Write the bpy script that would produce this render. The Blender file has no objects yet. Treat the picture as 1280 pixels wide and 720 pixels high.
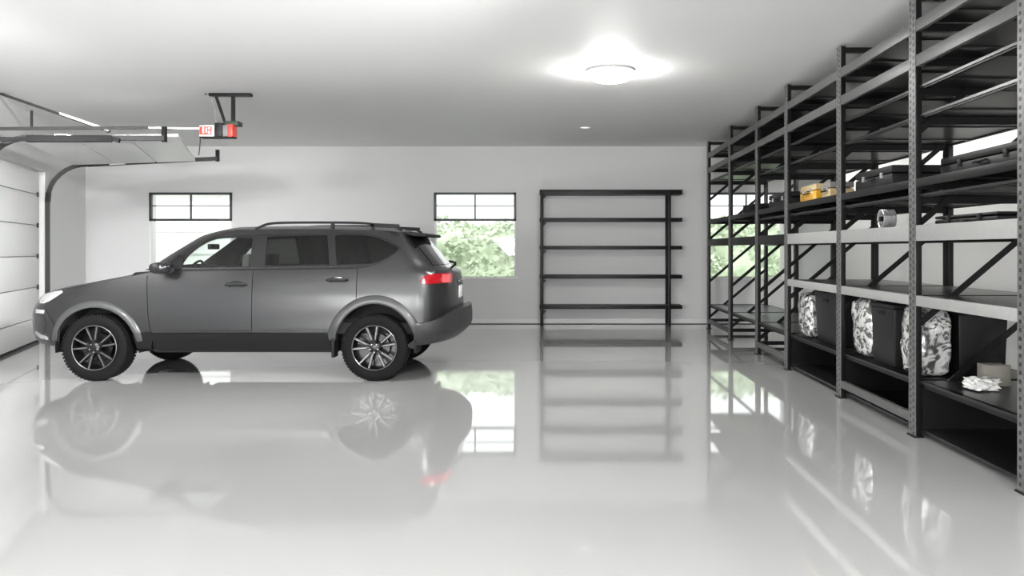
import bpy, bmesh, math, random
from mathutils import Vector, Matrix, noise
from mathutils.geometry import delaunay_2d_cdt
PI = math.pi
scene = bpy.context.scene
COL = scene.collection
rnd = random.Random(7)
F, CX, CY, EYE = 1040.0, 697.0, 312.0, 1.42      # focal length in px, vanishing point, eye height

# ------------------------------------------------------------------ materials
def new_mat(name):
    m = bpy.data.materials.new(name); m.use_nodes = True
    return m, m.node_tree.nodes, m.node_tree.links, m.node_tree.nodes['Principled BSDF']

def pbr(name, col, rough=0.5, metal=0.0, spec=0.5, coat=0.0, var=0.0, vscale=8.0, bump=0.0, bscale=60.0, coat_rough=0.03, **kw):
    m, N, L, b = new_mat(name)
    c = (col[0], col[1], col[2], 1) if not isinstance(col, (int, float)) else (col, col, col, 1)
    b.inputs['Base Color'].default_value = c
    b.inputs['Roughness'].default_value = rough
    b.inputs['Metallic'].default_value = metal
    b.inputs['Specular IOR Level'].default_value = spec
    b.inputs['Coat Weight'].default_value = coat
    b.inputs['Coat Roughness'].default_value = coat_rough
    tc = N.new('ShaderNodeTexCoord')
    if var > 0:
        nz = N.new('ShaderNodeTexNoise'); nz.inputs['Scale'].default_value = vscale; nz.inputs['Detail'].default_value = 4
        L.new(tc.outputs['Object'], nz.inputs['Vector'])
        mx = N.new('ShaderNodeMix'); mx.data_type = 'RGBA'
        mx.inputs[6].default_value = tuple(v * (1 - var) for v in c[:3]) + (1,)
        mx.inputs[7].default_value = tuple(min(1, v * (1 + var)) for v in c[:3]) + (1,)
        L.new(nz.outputs['Fac'], mx.inputs[0]); L.new(mx.outputs[2], b.inputs['Base Color'])
    if bump > 0:
        n2 = N.new('ShaderNodeTexNoise'); n2.inputs['Scale'].default_value = bscale; n2.inputs['Detail'].default_value = 3
        L.new(tc.outputs['Object'], n2.inputs['Vector'])
        bp = N.new('ShaderNodeBump'); bp.inputs['Strength'].default_value = bump; bp.inputs['Distance'].default_value = 0.01
        L.new(n2.outputs['Fac'], bp.inputs['Height']); L.new(bp.outputs['Normal'], b.inputs['Normal'])
    for k, v in kw.items():
        b.inputs[k].default_value = v
    return m

M = {}
M['wall'] = pbr('wall_paint', (0.70, 0.70, 0.697), 0.55, var=0.015, vscale=2, bump=0.03, bscale=90)
M['ceiling'] = pbr('ceiling_paint', (0.92, 0.92, 0.915), 0.6, var=0.01, vscale=2)
M['floor'] = pbr('grey_epoxy', (0.50, 0.50, 0.495), 0.04, spec=1.0, coat=0.4, var=0.02, vscale=0.8, bump=0.012, bscale=1.6)
M['white_trim'] = pbr('white_trim', (0.8, 0.8, 0.79), 0.35, var=0.02)
M['win_frame'] = pbr('dark_window_frame', (0.05, 0.055, 0.055), 0.4, var=0.05)
M['door_white'] = pbr('door_white', (0.93, 0.93, 0.92), 0.4, var=0.01, bump=0.02, bscale=120)
M['track'] = pbr('track_dark_steel', (0.03, 0.03, 0.03), 0.5, metal=0.1, spec=.3, var=0.15, vscale=20)
M['galv'] = pbr('galvanised', (0.6, 0.6, 0.6), 0.35, metal=0.6, var=0.1, vscale=20)
M['black_steel'] = pbr('black_steel', (0.004, 0.004, 0.0043), 0.42, spec=.25, var=0.2, vscale=12)
M['grey_beam'] = pbr('grey_beam', (0.11, 0.11, 0.108), 0.42, metal=0.1, var=0.12, vscale=14, bump=0.02)
M['light_beam'] = pbr('light_beam', (0.36, 0.36, 0.352), 0.45, metal=0.1, var=0.1, vscale=14, bump=0.02)
M['deck'] = pbr('deck_black', (0.010, 0.010, 0.0105), 0.32, spec=.4, var=0.25, vscale=5)
M['matte_black'] = pbr('matte_black', (0.007, 0.007, 0.007), 0.6, spec=.25, var=0.15)
M['plastic_black'] = pbr('plastic_black', (0.005, 0.005, 0.0055), 0.45, spec=.35, var=0.2, vscale=6)
M['red'] = pbr('red_plastic', (0.75, 0.07, 0.05), 0.35, var=0.08)
M['soil'] = pbr('white_plastic', (0.8, 0.78, 0.77), 0.4, var=0.05)
# car
def paint():
    m, N, L, b = new_mat('metallic_grey_paint')
    tc = N.new('ShaderNodeTexCoord')
    nz = N.new('ShaderNodeTexNoise'); nz.inputs['Scale'].default_value = 900; nz.inputs['Detail'].default_value = 1
    L.new(tc.outputs['Object'], nz.inputs['Vector'])
    r = N.new('ShaderNodeValToRGB')
    r.color_ramp.elements[0].color = (0.026, 0.0262, 0.027, 1); r.color_ramp.elements[1].color = (0.055, 0.0555, 0.057, 1)
    L.new(nz.outputs['Fac'], r.inputs['Fac']); L.new(r.outputs['Color'], b.inputs['Base Color'])
    b.inputs['Metallic'].default_value = 0.75; b.inputs['Roughness'].default_value = 0.36
    b.inputs['Coat Weight'].default_value = 0.4; b.inputs['Coat Roughness'].default_value = 0.18
    return m
M['paint'] = paint()
M['cladding'] = pbr('lower_cladding', (0.007, 0.007, 0.0073), 0.55, spec=.2, var=0.1, vscale=30)
M['gap'] = pbr('seam_black', (0.006, 0.006, 0.006), 0.8, var=0.1)
M['gloss_black'] = pbr('gloss_black', (0.008, 0.008, 0.009), 0.12, coat=0.3, var=0.05)
M['flare'] = pbr('flare_paint_lit', (.058, .059, .06), .38, metal=.2, coat=.2, var=.05)  # body grey lightened to stand in for light on the upturned flares
M['rubber'] = pbr('tyre_rubber', (0.006, 0.006, 0.0062), 0.7, spec=.12, var=0.15, vscale=30, bump=0.05, bscale=80)
M['rim_black'] = pbr('rim_black', (0.006, 0.006, 0.0065), 0.25, spec=.4, var=0.05)
M['machined'] = pbr('machined_alloy', (0.13, 0.13, 0.133), 0.35, metal=0.6, var=0.05)
M['seat'] = pbr('seat_cloth', (0.13, 0.13, 0.125), 0.8, var=0.1, vscale=40)
M['tail_red'] = pbr('tail_lens_red', (0.30, 0.005, 0.010), 0.12, coat=0.5, var=0.25, vscale=25)
M['tail_pink'] = pbr('tail_lens_clear', (0.62, 0.10, 0.11), 0.12, coat=0.5, var=0.1, vscale=25)
M['headlight'] = pbr('headlight_lens', (0.5, 0.5, 0.5), 0.1, coat=0.8, metal=0.3, var=0.15, vscale=18)
M['plate'] = pbr('plate_white', (0.8, 0.8, 0.8), 0.4, var=0.03)
M['silver'] = pbr('silver_plastic', (0.5, 0.5, 0.5), 0.25, metal=0.7, var=0.1)

def glass(name, tint, refl=0.08, grad=None):
    m, N, L, b = new_mat(name); N.remove(b)
    out = [n for n in N if n.type == 'OUTPUT_MATERIAL'][0]
    t = N.new('ShaderNodeBsdfTransparent'); t.inputs['Color'].default_value = (*tint, 1)
    g = N.new('ShaderNodeBsdfGlossy'); g.inputs['Roughness'].default_value = 0.02
    f = N.new('ShaderNodeLayerWeight'); f.inputs['Blend'].default_value = 0.5
    p5 = N.new('ShaderNodeMath'); p5.operation = 'POWER'; p5.inputs[1].default_value = 5; L.new(f.outputs['Facing'], p5.inputs[0])
    ma = N.new('ShaderNodeMath'); ma.operation = 'MULTIPLY_ADD'; ma.inputs[1].default_value = 0.9; ma.inputs[2].default_value = 0.04; L.new(p5.outputs[0], ma.inputs[0])
    mx = N.new('ShaderNodeMixShader')
    L.new(ma.outputs[0], mx.inputs['Fac']); L.new(t.outputs[0], mx.inputs[1]); L.new(g.outputs[0], mx.inputs[2])
    L.new(mx.outputs[0], out.inputs['Surface'])
    return m
M['glass'] = glass('window_glass', (0.97, 0.98, 0.97))
M['car_glass'] = glass('car_glass_light', (0.82, 0.86, 0.84))
M['car_glass_dark'] = glass('car_glass_dark', (0.05, 0.055, 0.05))
M['amber'] = pbr('amber_plastic', (0.85, 0.38, 0.02), 0.15, coat=0.6, var=0.45, vscale=9)
M['amber_clear'] = pbr('amber_lid', (0.55, 0.42, 0.22), 0.1, coat=0.5, var=0.2)
M['box_grey'] = pbr('grey_card', (0.22, 0.21, 0.18), 0.7, var=0.1)
M['cloth_white'] = pbr('white_cloth', (0.7, 0.7, 0.68), 0.7, var=0.1, bump=0.3, bscale=20)

def emit(name, col, s):
    m, N, L, b = new_mat(name)
    b.inputs['Base Color'].default_value = (0.9, 0.9, 0.9, 1)
    b.inputs['Emission Color'].default_value = (*col, 1); b.inputs['Emission Strength'].default_value = s
    return m
M['lamp'] = emit('lamp_diffuser', (1, 0.99, 0.97), 110.0)
M['lamp_small'] = emit('small_lamp_diffuser', (1, 0.99, 0.97), 1.0)
M['tube_fill'] = emit('fill_tube_lamp', (1, 0.985, 0.94), 28.0)  # emission of the added fill lights behind the racking
M['tube'] = emit('fill_panel_diffuser', (1, 0.995, 0.98), 3.0)  # emission of the added ceiling fill panels

def crinkle():
    m, N, L, b = new_mat('crinkled_wrap')
    tc = N.new('ShaderNodeTexCoord')
    v = N.new('ShaderNodeTexNoise'); v.inputs['Scale'].default_value = 9; v.inputs['Detail'].default_value = 2; v.inputs['Distortion'].default_value = 2.5
    L.new(tc.outputs['Object'], v.inputs['Vector'])
    r = N.new('ShaderNodeValToRGB'); r.color_ramp.interpolation = 'B_SPLINE'
    e = r.color_ramp.elements
    e[0].position = 0.42; e[0].color = (0.03, 0.03, 0.03, 1); e[1].position = 0.58; e[1].color = (0.75, 0.75, 0.74, 1)
    x = e.new(0.50); x.color = (0.6, 0.6, 0.58, 1)
    L.new(v.outputs['Fac'], r.inputs['Fac']); L.new(r.outputs['Color'], b.inputs['Base Color'])
    b.inputs['Roughness'].default_value = 0.18; b.inputs['Metallic'].default_value = 0.3
    b.inputs['Coat Weight'].default_value = 0.7
    return m
M['crinkle'] = crinkle()

def post_mat():
    """grey strip with two staggered rows of dark punched slots (object space, metres)"""
    m, N, L, b = new_mat('perforated_strip')
    tc = N.new('ShaderNodeTexCoord'); sp = N.new('ShaderNodeSeparateXYZ'); L.new(tc.outputs['Object'], sp.inputs[0])
    def math_(op, a, bb=None, cc=None):
        n = N.new('ShaderNodeMath'); n.operation = op
        for i, v in enumerate((a, bb, cc)):
            if v is None: continue
            if isinstance(v, (int, float)): n.inputs[i].default_value = v
            else: L.new(v, n.inputs[i])
        return n.outputs[0]
    masks = []
    for yc, ph in ((-0.026, 0.0), (0.026, 0.5)):
        fz = math_('ABSOLUTE', math_('SUBTRACT', math_('FRACT', math_('ADD', math_('DIVIDE', sp.outputs['Z'], 0.05), ph)), 0.5))
        fy = math_('ABSOLUTE', math_('SUBTRACT', sp.outputs['Y'], yc))
        a = math_('LESS_THAN', fz, 0.24); c = math_('LESS_THAN', fy, 0.013)
        masks.append(math_('MULTIPLY', a, c))
    mk_ = math_('ADD', masks[0], masks[1])
    nz = N.new('ShaderNodeTexNoise'); nz.inputs['Scale'].default_value = 25; L.new(tc.outputs['Object'], nz.inputs['Vector'])
    r = N.new('ShaderNodeValToRGB'); r.color_ramp.elements[0].color = (0.05, 0.05, 0.049, 1); r.color_ramp.elements[1].color = (0.24, 0.24, 0.235, 1)
    L.new(nz.outputs['Fac'], r.inputs['Fac'])
    mx = N.new('ShaderNodeMix'); mx.data_type = 'RGBA'; L.new(mk_, mx.inputs[0]); L.new(r.outputs['Color'], mx.inputs[6]); mx.inputs[7].default_value = (0.012, 0.012, 0.012, 1)
    L.new(mx.outputs[2], b.inputs['Base Color']); b.inputs['Roughness'].default_value = 0.4; b.inputs['Metallic'].default_value = 0.2
    return m
M['perforated'] = post_mat()

def leaf_mat():
    m, N, L, b = new_mat('hedge_leaves')
    tc = N.new('ShaderNodeTexCoord'); nz = N.new('ShaderNodeTexNoise'); nz.inputs['Scale'].default_value = 3.0; nz.inputs['Detail'].default_value = 5
    L.new(tc.outputs['Object'], nz.inputs['Vector'])
    r = N.new('ShaderNodeValToRGB'); r.color_ramp.elements[0].position = 0.3; r.color_ramp.elements[1].position = 0.7
    r.color_ramp.elements[0].color = (0.38, 0.47, 0.31, 1); r.color_ramp.elements[1].color = (0.60, 0.67, 0.52, 1)
    L.new(nz.outputs['Fac'], r.inputs['Fac']); L.new(r.outputs['Color'], b.inputs['Base Color'])
    b.inputs['Roughness'].default_value = 0.6
    return m
M['leaf'] = leaf_mat()
M['grass'] = pbr('pale_ground', (0.5, 0.52, 0.45), 0.9, var=0.35, vscale=4)
M['house'] = pbr('house_wall', (0.92, 0.92, 0.91), 0.8, var=0.03)

# ------------------------------------------------------------------ mesh helpers
ORG = {}
class MB:
    def __init__(s): s.v = []; s.f = []
    def add(s, vs, fs):
        n = len(s.v); s.v += [Vector(v) for v in vs]; s.f += [tuple(i + n for i in f) for f in fs]; return s
    def box(s, x0, x1, y0, y1, z0, z1, R=None):
        vs = [Vector((x, y, z)) for z in (z0, z1) for y in (y0, y1) for x in (x0, x1)]
        if R is not None: vs = [R @ v for v in vs]
        return s.add(vs, [(0, 2, 3, 1), (4, 5, 7, 6), (0, 1, 5, 4), (1, 3, 7, 5), (3, 2, 6, 7), (2, 0, 4, 6)])
    def bar(s, a, b, w, h, up=(0, 0, 1)):
        """box from a to b, w across, h along up"""
        a = Vector(a); b = Vector(b); d = (b - a); l = d.length; d.normalize(); up = Vector(up)
        if abs(d.dot(up)) > 0.98: up = Vector((1, 0, 0))
        r = d.cross(up).normalized(); u = r.cross(d).normalized()
        vs = []
        for p in (a, b):
            for q in ((-1, -1), (1, -1), (1, 1), (-1, 1)): vs.append(p + r * q[0] * w / 2 + u * q[1] * h / 2)
        return s.add(vs, [(3, 2, 1, 0), (4, 5, 6, 7), (0, 1, 5, 4), (1, 2, 6, 5), (2, 3, 7, 6), (3, 0, 4, 7)])
    def tube(s, pts, r, n=8, closed=False):
        pts = [Vector(p) for p in pts]; k = len(pts); rings = []
        for i, p in enumerate(pts):
            if closed: d = (pts[(i + 1) % k] - pts[i - 1])
            else: d = pts[min(i + 1, k - 1)] - pts[max(i - 1, 0)]
            d.normalize(); up = Vector((0, 0, 1)) if abs(d.z) < 0.95 else Vector((0, 1, 0))
            a = d.cross(up).normalized(); b = a.cross(d).normalized()
            rr = r[i] if isinstance(r, (list, tuple)) else r
            rings.append([p + (a * math.cos(2 * PI * j / n) + b * math.sin(2 * PI * j / n)) * rr for j in range(n)])
        vs = [v for ring in rings for v in ring]; fs = []
        for i in range(k if closed else k - 1):
            for j in range(n):
                i2 = (i + 1) % k
                fs.append((i * n + j, i2 * n + j, i2 * n + (j + 1) % n, i * n + (j + 1) % n))
        if not closed:
            fs.append(tuple(range(n))); fs.append(tuple((k - 1) * n + j for j in reversed(range(n))))
        return s.add(vs, fs)
    def lathe(s, prof, c=(0, 0, 0), axis='Z', n=48, sy=1.0):
        """prof: (r, h) list revolved about an axis through c"""
        vs = []; c = Vector(c)
        for r, h in prof:
            for j in range(n):
                a = 2 * PI * j / n
                if axis == 'Z': vs.append(c + Vector((r * math.cos(a), r * sy * math.sin(a), h)))
                else: vs.append(c + Vector((r * math.cos(a), h, r * math.sin(a))))
        fs = []
        for i in range(len(prof) - 1):
            for j in range(n):
                fs.append((i * n + j, i * n + (j + 1) % n, (i + 1) * n + (j + 1) % n, (i + 1) * n + j))
        return s.add(vs, fs)
    def prism(s, poly, axis, a, b):
        """poly in the two other axes, extruded along axis from a to b"""
        def mk_(p, t):
            if axis == 'Y': return Vector((p[0], t, p[1]))
            if axis == 'X': return Vector((t, p[0], p[1]))
            return Vector((p[0], p[1], t))
        n = len(poly); vs = [mk_(p, a) for p in poly] + [mk_(p, b) for p in poly]
        fs = [tuple(range(n)), tuple(reversed(range(n, 2 * n)))] + [(i, n + i, n + (i + 1) % n, (i + 1) % n) for i in range(n)]
        return s.add(vs, fs)
    def build(s, name, mat, parent=None, org=None, smooth=False, bevel=0.0, fix=True, sharp=35, kind=None, label=None, seg=2):
        po = ORG.get(parent.name, Vector((0, 0, 0))) if parent else Vector((0, 0, 0))
        if org is None:
            org = po
            if parent is None and s.v:
                mn = Vector([min(v[i] for v in s.v) for i in range(3)]); mx = Vector([max(v[i] for v in s.v) for i in range(3)])
                org = Vector(((mn.x + mx.x) / 2, (mn.y + mx.y) / 2, mn.z))
        org = Vector(org)
        me = bpy.data.meshes.new(name)
        me.from_pydata([tuple(v - org) for v in s.v], [], s.f); me.validate()
        if fix or bevel:
            bm = bmesh.new(); bm.from_mesh(me)
            if fix: bmesh.ops.recalc_face_normals(bm, faces=bm.faces)
            if bevel > 0:
                ed = [e for e in bm.edges if len(e.link_faces) == 2 and e.calc_face_angle(0) > 0.6]
                bmesh.ops.bevel(bm, geom=ed, offset=bevel, segments=seg, affect='EDGES', profile=0.6, clamp_overlap=True)
                smooth = True
            bm.to_mesh(me); bm.free()
        if smooth:
            for p in me.polygons: p.use_smooth = True
            me.set_sharp_from_angle(angle=math.radians(sharp))
        me.materials.append(mat)
        o = bpy.data.objects.new(name, me); COL.objects.link(o)
        if parent: o.parent = parent
        o.location = org - po; ORG[o.name] = org
        if kind: o['kind'] = kind
        if label: o['label'] = label
        return o

def thing(name, label, cat, loc=(0, 0, 0), group=None):
    o = bpy.data.objects.new(name, None); COL.objects.link(o); o.location = loc; o.empty_display_size = 0.1
    o['label'] = label; o['category'] = cat
    if group: o['group'] = group
    ORG[o.name] = Vector(loc)
    return o
def tag(o, label, cat, group=None, kind=None):
    o['label'] = label; o['category'] = cat
    if group: o['group'] = group
    if kind: o['kind'] = kind
    return o
def interp(tab, x):
    """smooth table lookup (monotone cubic-ish)"""
    if x <= tab[0][0]: return tab[0][1]
    if x >= tab[-1][0]: return tab[-1][1]
    for i in range(len(tab) - 1):
        if tab[i][0] <= x <= tab[i + 1][0]:
            x0, y0 = tab[i]; x1, y1 = tab[i + 1]; h = x1 - x0; d = (y1 - y0) / h
            def slope(j):
                if j <= 0 or j >= len(tab) - 1: return (tab[min(j + 1, len(tab) - 1)][1] - tab[max(j - 1, 0)][1]) / (tab[min(j + 1, len(tab) - 1)][0] - tab[max(j - 1, 0)][0])
                a = (tab[j][1] - tab[j - 1][1]) / (tab[j][0] - tab[j - 1][0]); b = (tab[j + 1][1] - tab[j][1]) / (tab[j + 1][0] - tab[j][0])
                return 0 if a * b <= 0 else 2 * a * b / (a + b)
            m0, m1 = slope(i), slope(i + 1); t = (x - x0) / h
            return (2*t**3 - 3*t*t + 1) * y0 + (t**3 - 2*t*t + t) * h * m0 + (-2*t**3 + 3*t*t) * y1 + (t**3 - t*t) * h * m1
def curve(pts, n=6):
    """Catmull-Rom through 2-D points"""
    out = []
    for i in range(len(pts) - 1):
        p0 = pts[max(i - 1, 0)]; p1 = pts[i]; p2 = pts[i + 1]; p3 = pts[min(i + 2, len(pts) - 1)]
        for k in range(n):
            t = k / n
            out.append(tuple(0.5 * (2*p1[a] + (p2[a]-p0[a])*t + (2*p0[a]-5*p1[a]+4*p2[a]-p3[a])*t*t + (3*p1[a]-p0[a]-3*p2[a]+p3[a])*t**3) for a in range(len(p1))))
    out.append(pts[-1]); return out

# ------------------------------------------------------------------ camera
cam = bpy.data.cameras.new('camera'); camo = bpy.data.objects.new('camera', cam); COL.objects.link(camo)
camo.location = (0, 0, EYE); camo.rotation_euler = (PI / 2, 0, 0)
cam.sensor_width = 36; cam.lens = 36 * F / 1280
cam.shift_x = -(CX - 640) / 1280; cam.shift_y = -(360 - CY) / 1280
cam.clip_start = 0.05; cam.clip_end = 300
scene.camera = camo

# ------------------------------------------------------------------ room shell
BACK, CEIL, RIGHT, FRONT = 15.88, 3.39, 4.6, -4.0
C0 = Vector((-9.01, BACK, 0)); WD = Vector((1.94, -5.38, 0)).normalized(); WN = Vector((-WD.y, WD.x, 0))   # left wall runs slightly askew
assert WN.x > 0
WLEN = 9.3; CORNER = C0 + WD * WLEN
def onwall(d, n=0, z=0): return C0 + WD * d + WN * n + Vector((0, 0, z))

MB().add([(-12, FRONT - 1, 0), (RIGHT + .3, FRONT - 1, 0), (RIGHT + .3, BACK + .25, 0), (-12, BACK + .25, 0)], [(0, 1, 2, 3)]).build('floor', M['floor'], kind='structure', fix=False)
MB().box(-12, RIGHT + .3, FRONT, BACK + .3, CEIL, CEIL + .2).build('ceiling', M['ceiling'], kind='structure')
# back wall with three openings
WIN = [(-7.79, -6.21), (-2.36, -0.79), (2.87, 4.33)]; WZ0, WZ1 = 0.90, 2.51
mb = MB(); xs = [-9.6]
for a, b in WIN: xs += [a, b]
xs.append(RIGHT + .2)
for i in range(0, len(xs), 2): mb.box(xs[i], xs[i + 1], BACK, BACK + .2, 0, CEIL)
for a, b in WIN: mb.box(a, b, BACK, BACK + .2, 0, WZ0); mb.box(a, b, BACK, BACK + .2, WZ1, CEIL)
mb.build('wall_back', M['wall'], kind='structure', fix=False)
MB().box(RIGHT, RIGHT + .2, FRONT, BACK, 0, CEIL).build('wall_right', M['wall'], kind='structure')
# left wall: solid, opening for the door, solid; then straight towards the front with the second (open) door bay
D0, D1, DH = 3.22, 6.60, 2.62
mb = MB()
def wallbox(mb, d0, d1, z0, z1, n0=-.2, n1=0):
    vs = [onwall(d, n, z) for z in (z0, z1) for n in (n0, n1) for d in (d0, d1)]
    mb.add(vs, [(0, 2, 3, 1), (4, 5, 7, 6), (0, 1, 5, 4), (1, 3, 7, 5), (3, 2, 6, 7), (2, 0, 4, 6)])
wallbox(mb, -.1, D0, 0, CEIL); wallbox(mb, D1, WLEN, 0, CEIL); wallbox(mb, D0, D1, DH, CEIL)
mb.box(CORNER.x - .2, CORNER.x, 5.6, CORNER.y + .05, 0, CEIL)
mb.box(CORNER.x - .2, CORNER.x, 1.0, 5.6, 2.65, CEIL)
mb.box(CORNER.x - .2, CORNER.x, FRONT, 1.0, 0, CEIL)
mb.build('wall_left', M['wall'], kind='structure')
mb = MB(); mb.box(CORNER.x, RIGHT, FRONT - .2, FRONT, 2.9, CEIL); mb.box(CORNER.x, -4.6, FRONT - .2, FRONT, 0, 2.9); mb.box(3.8, RIGHT, FRONT - .2, FRONT, 0, 2.9)
mb.build('wall_front', M['wall'], kind='structure')
# baseboards
mb = MB(); mb.box(C0.x + .05, RIGHT, BACK - .018, BACK, .012, .095); mb.build('baseboard_back', M['white_trim'], kind='structure')
MB().box(C0.x + .05, RIGHT, BACK - .03, BACK, 0, .012).build('trim_1', M['matte_black'], kind='structure')
MB().box(RIGHT - .018, RIGHT, FRONT, BACK, 0, .095).build('baseboard_right', M['white_trim'], kind='structure')
# windows
for k, (a, b) in enumerate(WIN):
    n = k + 1
    mb = MB()
    # light reveal lining and sill
    mb.box(a, a + .035, BACK - .012, BACK + .2, WZ0, WZ1); mb.box(b - .035, b, BACK - .012, BACK + .2, WZ0, WZ1)
    mb.box(a, b, BACK - .012, BACK + .2, WZ1 - .03, WZ1); mb.box(a - .03, b + .03, BACK - .04, BACK + .2, WZ0 - .045, WZ0)
    w = mb.build('window_%d' % n, M['white_trim'], kind='structure', bevel=.003)
    t0, t1 = 1.965, WZ1
    fr = MB(); y0, y1 = BACK - .02, BACK + .04; g = .045
    fr.box(a, b, y0, y1, t1 - g, t1); fr.box(a, b, y0, y1, t0, t0 + g); fr.box(a, a + g, y0, y1, t0, t1); fr.box(b - g, b, y0, y1, t0, t1)
    fr.build('sash_frame', M['win_frame'], w, bevel=.003)
    mu = MB(); xm = (a + b) / 2; zm = (t0 + t1) / 2 + .02
    mu.box(xm - .014, xm + .014, y0 + .01, y1 - .01, t0 + g, t1 - g); mu.build('muntin', M['win_frame'], w)
    mu = MB(); mu.box(a + g, b - g, y0 + .015, y1 - .015, zm - .009, zm + .009); mu.build('muntin', M['win_frame'], w)
    MB().box(a + .03, b - .03, BACK + .015, BACK + .021, t0 + .03, t1 - .03).build('pane', M['glass'], w)
    MB().box(a + .03, b - .03, BACK + .10, BACK + .106, WZ0, t0 + .02).build('pane', M['glass'], w)

# ------------------------------------------------------------------ outside
MB().add([(-40, BACK + .3, -.15), (40, BACK + .3, -.15), (40, 70, -.15), (-40, 70, -.15)], [(0, 1, 2, 3)]).build('ground', M['grass'], kind='structure', fix=False)
MB().add([(-60, -60, -.02), (60, -60, -.02), (60, FRONT - 1, -.02), (-60, FRONT - 1, -.02), (-60, 20, -.02), (-12, 20, -.02), (-12, FRONT - 1, -.02)], [(0, 1, 2, 3), (3, 6, 5, 4)]).build('driveway', pbr('driveway_concrete', (.55, .55, .54), .8, var=.08), fix=False, kind='structure')
def hedge(name, x0, x1, yy, h, label, seed):
    r = random.Random(seed); mb = MB()
    for i in range(int((x1 - x0) * 520)):
        x = r.uniform(x0, x1); z = r.uniform(-.1, 1) ** 1.0 * h
        hh = h * (1 + .10 * noise.noise(Vector((x * 1.3, seed, 0))))
        z = r.uniform(-.1, hh); dep = .55 * math.sqrt(max(0, 1 - (z / (hh + .3)) ** 4))
        y = yy - dep + .35 * noise.noise(Vector((x * 1.7, z * 1.7, seed))) + r.uniform(0, .35)
        c = Vector((x, y, z)); s = r.uniform(.05, .11)
        d = Vector((r.uniform(-1, 1), r.uniform(-.7, .3), r.uniform(-.6, 1))).normalized(); e = d.cross(Vector((r.uniform(-1, 1), 1, r.uniform(-1, 1)))).normalized()
        mb.add([c - d * s, c + e * s * .5, c + d * s, c - e * s * .5], [(0, 1, 2, 3)])
    # dense inner body
    nx, nz = int((x1 - x0) * 3), 8; vs = []; fs = []
    for i in range(nx + 1):
        for j in range(nz + 1):
            x = x0 + (x1 - x0) * i / nx; z = h * .97 * j / nz
            vs.append((x, yy - .45 * math.sqrt(max(0, 1 - (j / nz) ** 3)) + .25 * noise.noise(Vector((x * 1.5, z * 1.5, seed))), z))
    for i in range(nx):
        for j in range(nz):
            q = i * (nz + 1) + j; fs.append((q, q + nz + 1, q + nz + 2, q + 1))
    n0 = len(vs)
    vs += [(x0, yy + .5, -.1), (x1, yy + .5, -.1), (x1, yy + .5, h * .97), (x0, yy + .5, h * .97)]; fs.append((n0, n0 + 3, n0 + 2, n0 + 1))
    mb.add(vs, fs)
    return tag(mb.build(name, M['leaf'], fix=False), label, 'hedge')
hedge('hedge', -4.6, 0.4, 20.2, 2.12, 'pale green sunlit hedge outside the middle window', 3)
hedge('hedge', 2.4, 6.9, 20.4, 2.15, 'pale green sunlit hedge outside the window behind the tall racking', 9)
# neighbouring white garage building seen, washed out, in the left window
nb = thing('outbuilding', 'white outbuilding outside the left window behind the car', 'building', (-11.0, 22, 0))
MB().box(-14.5, -7.2, 21.5, 25, -.15, 2.9).build('wall', M['house'], nb)
mb = MB()
mb.prism([(-14.8, 2.9), (-6.9, 2.9), (-10.85, 4.3)], 'Y', 21.3, 25.2); mb.build('roof', M['white_trim'], nb)
mb = MB(); mb.box(-12.6, -8.4, 21.46, 21.5, 1.88, 1.91); mb.box(-12.6, -8.4, 21.46, 21.5, 1.30, 1.33); mb.build('siding_trim', pbr('pale_trim', .72, .6, var=.05), nb)

# ------------------------------------------------------------------ lights
w = bpy.data.worlds.new('sky'); scene.world = w; w.use_nodes = True
bg = w.node_tree.nodes['Background']; bg.inputs['Color'].default_value = (0.95, 0.98, 1.0, 1); bg.inputs['Strength'].default_value = 1.5
sun = bpy.data.lights.new('sun', 'SUN'); sun.energy = 2.2; sun.angle = .02; so = bpy.data.objects.new('sun', sun); COL.objects.link(so)
so.rotation_euler = (math.radians(42), 0, math.radians(-12))
def area(name, loc, sx, sy, e, rot=(0, 0, 0)):
    l = bpy.data.lights.new(name, 'AREA'); l.shape = 'RECTANGLE'; l.size = sx; l.size_y = sy; l.energy = e
    o = bpy.data.objects.new(name, l); COL.objects.link(o); o.location = loc; o.rotation_euler = rot; return o

# added fill lights on the ceiling between racking and right wall, brightening that wall
for y in (6.4, 9.4, 12.4):
    t = thing('ceiling_fill_tube', 'added slim fill light on the ceiling between racking and right wall', 'ceiling light', (4.06, y, CEIL), 'added fill lights behind the racking')
    MB().box(3.9, 4.22, y - 1.0, y + 1.0, CEIL - .04, CEIL).build('housing', M['white_trim'], t, bevel=.005)
    MB().box(3.92, 4.20, y - .97, y + .97, CEIL - .06, CEIL - .038).build('diffuser', M['tube_fill'], t)

# flush dome ceiling light
LX, LY = .58, 9.1
lt = thing('ceiling_light', 'round white flush dome ceiling light, switched on', 'ceiling light', (LX, LY, CEIL))
MB().lathe([(0.001, 0), (.265, 0), (.27, -.012), (.262, -.03), (.24, -.032)], (LX, LY, CEIL)).build('base', pbr('lamp_base', (.5, .5, .5), .35, var=.03), lt, smooth=True)
MB().lathe([(.25, -.028), (.252, -.05), (.235, -.085), (.19, -.115), (.12, -.135), (.05, -.142), (.001, -.143)], (LX, LY, CEIL)).build('diffuser', M['lamp'], lt, smooth=True, sharp=80)
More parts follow.
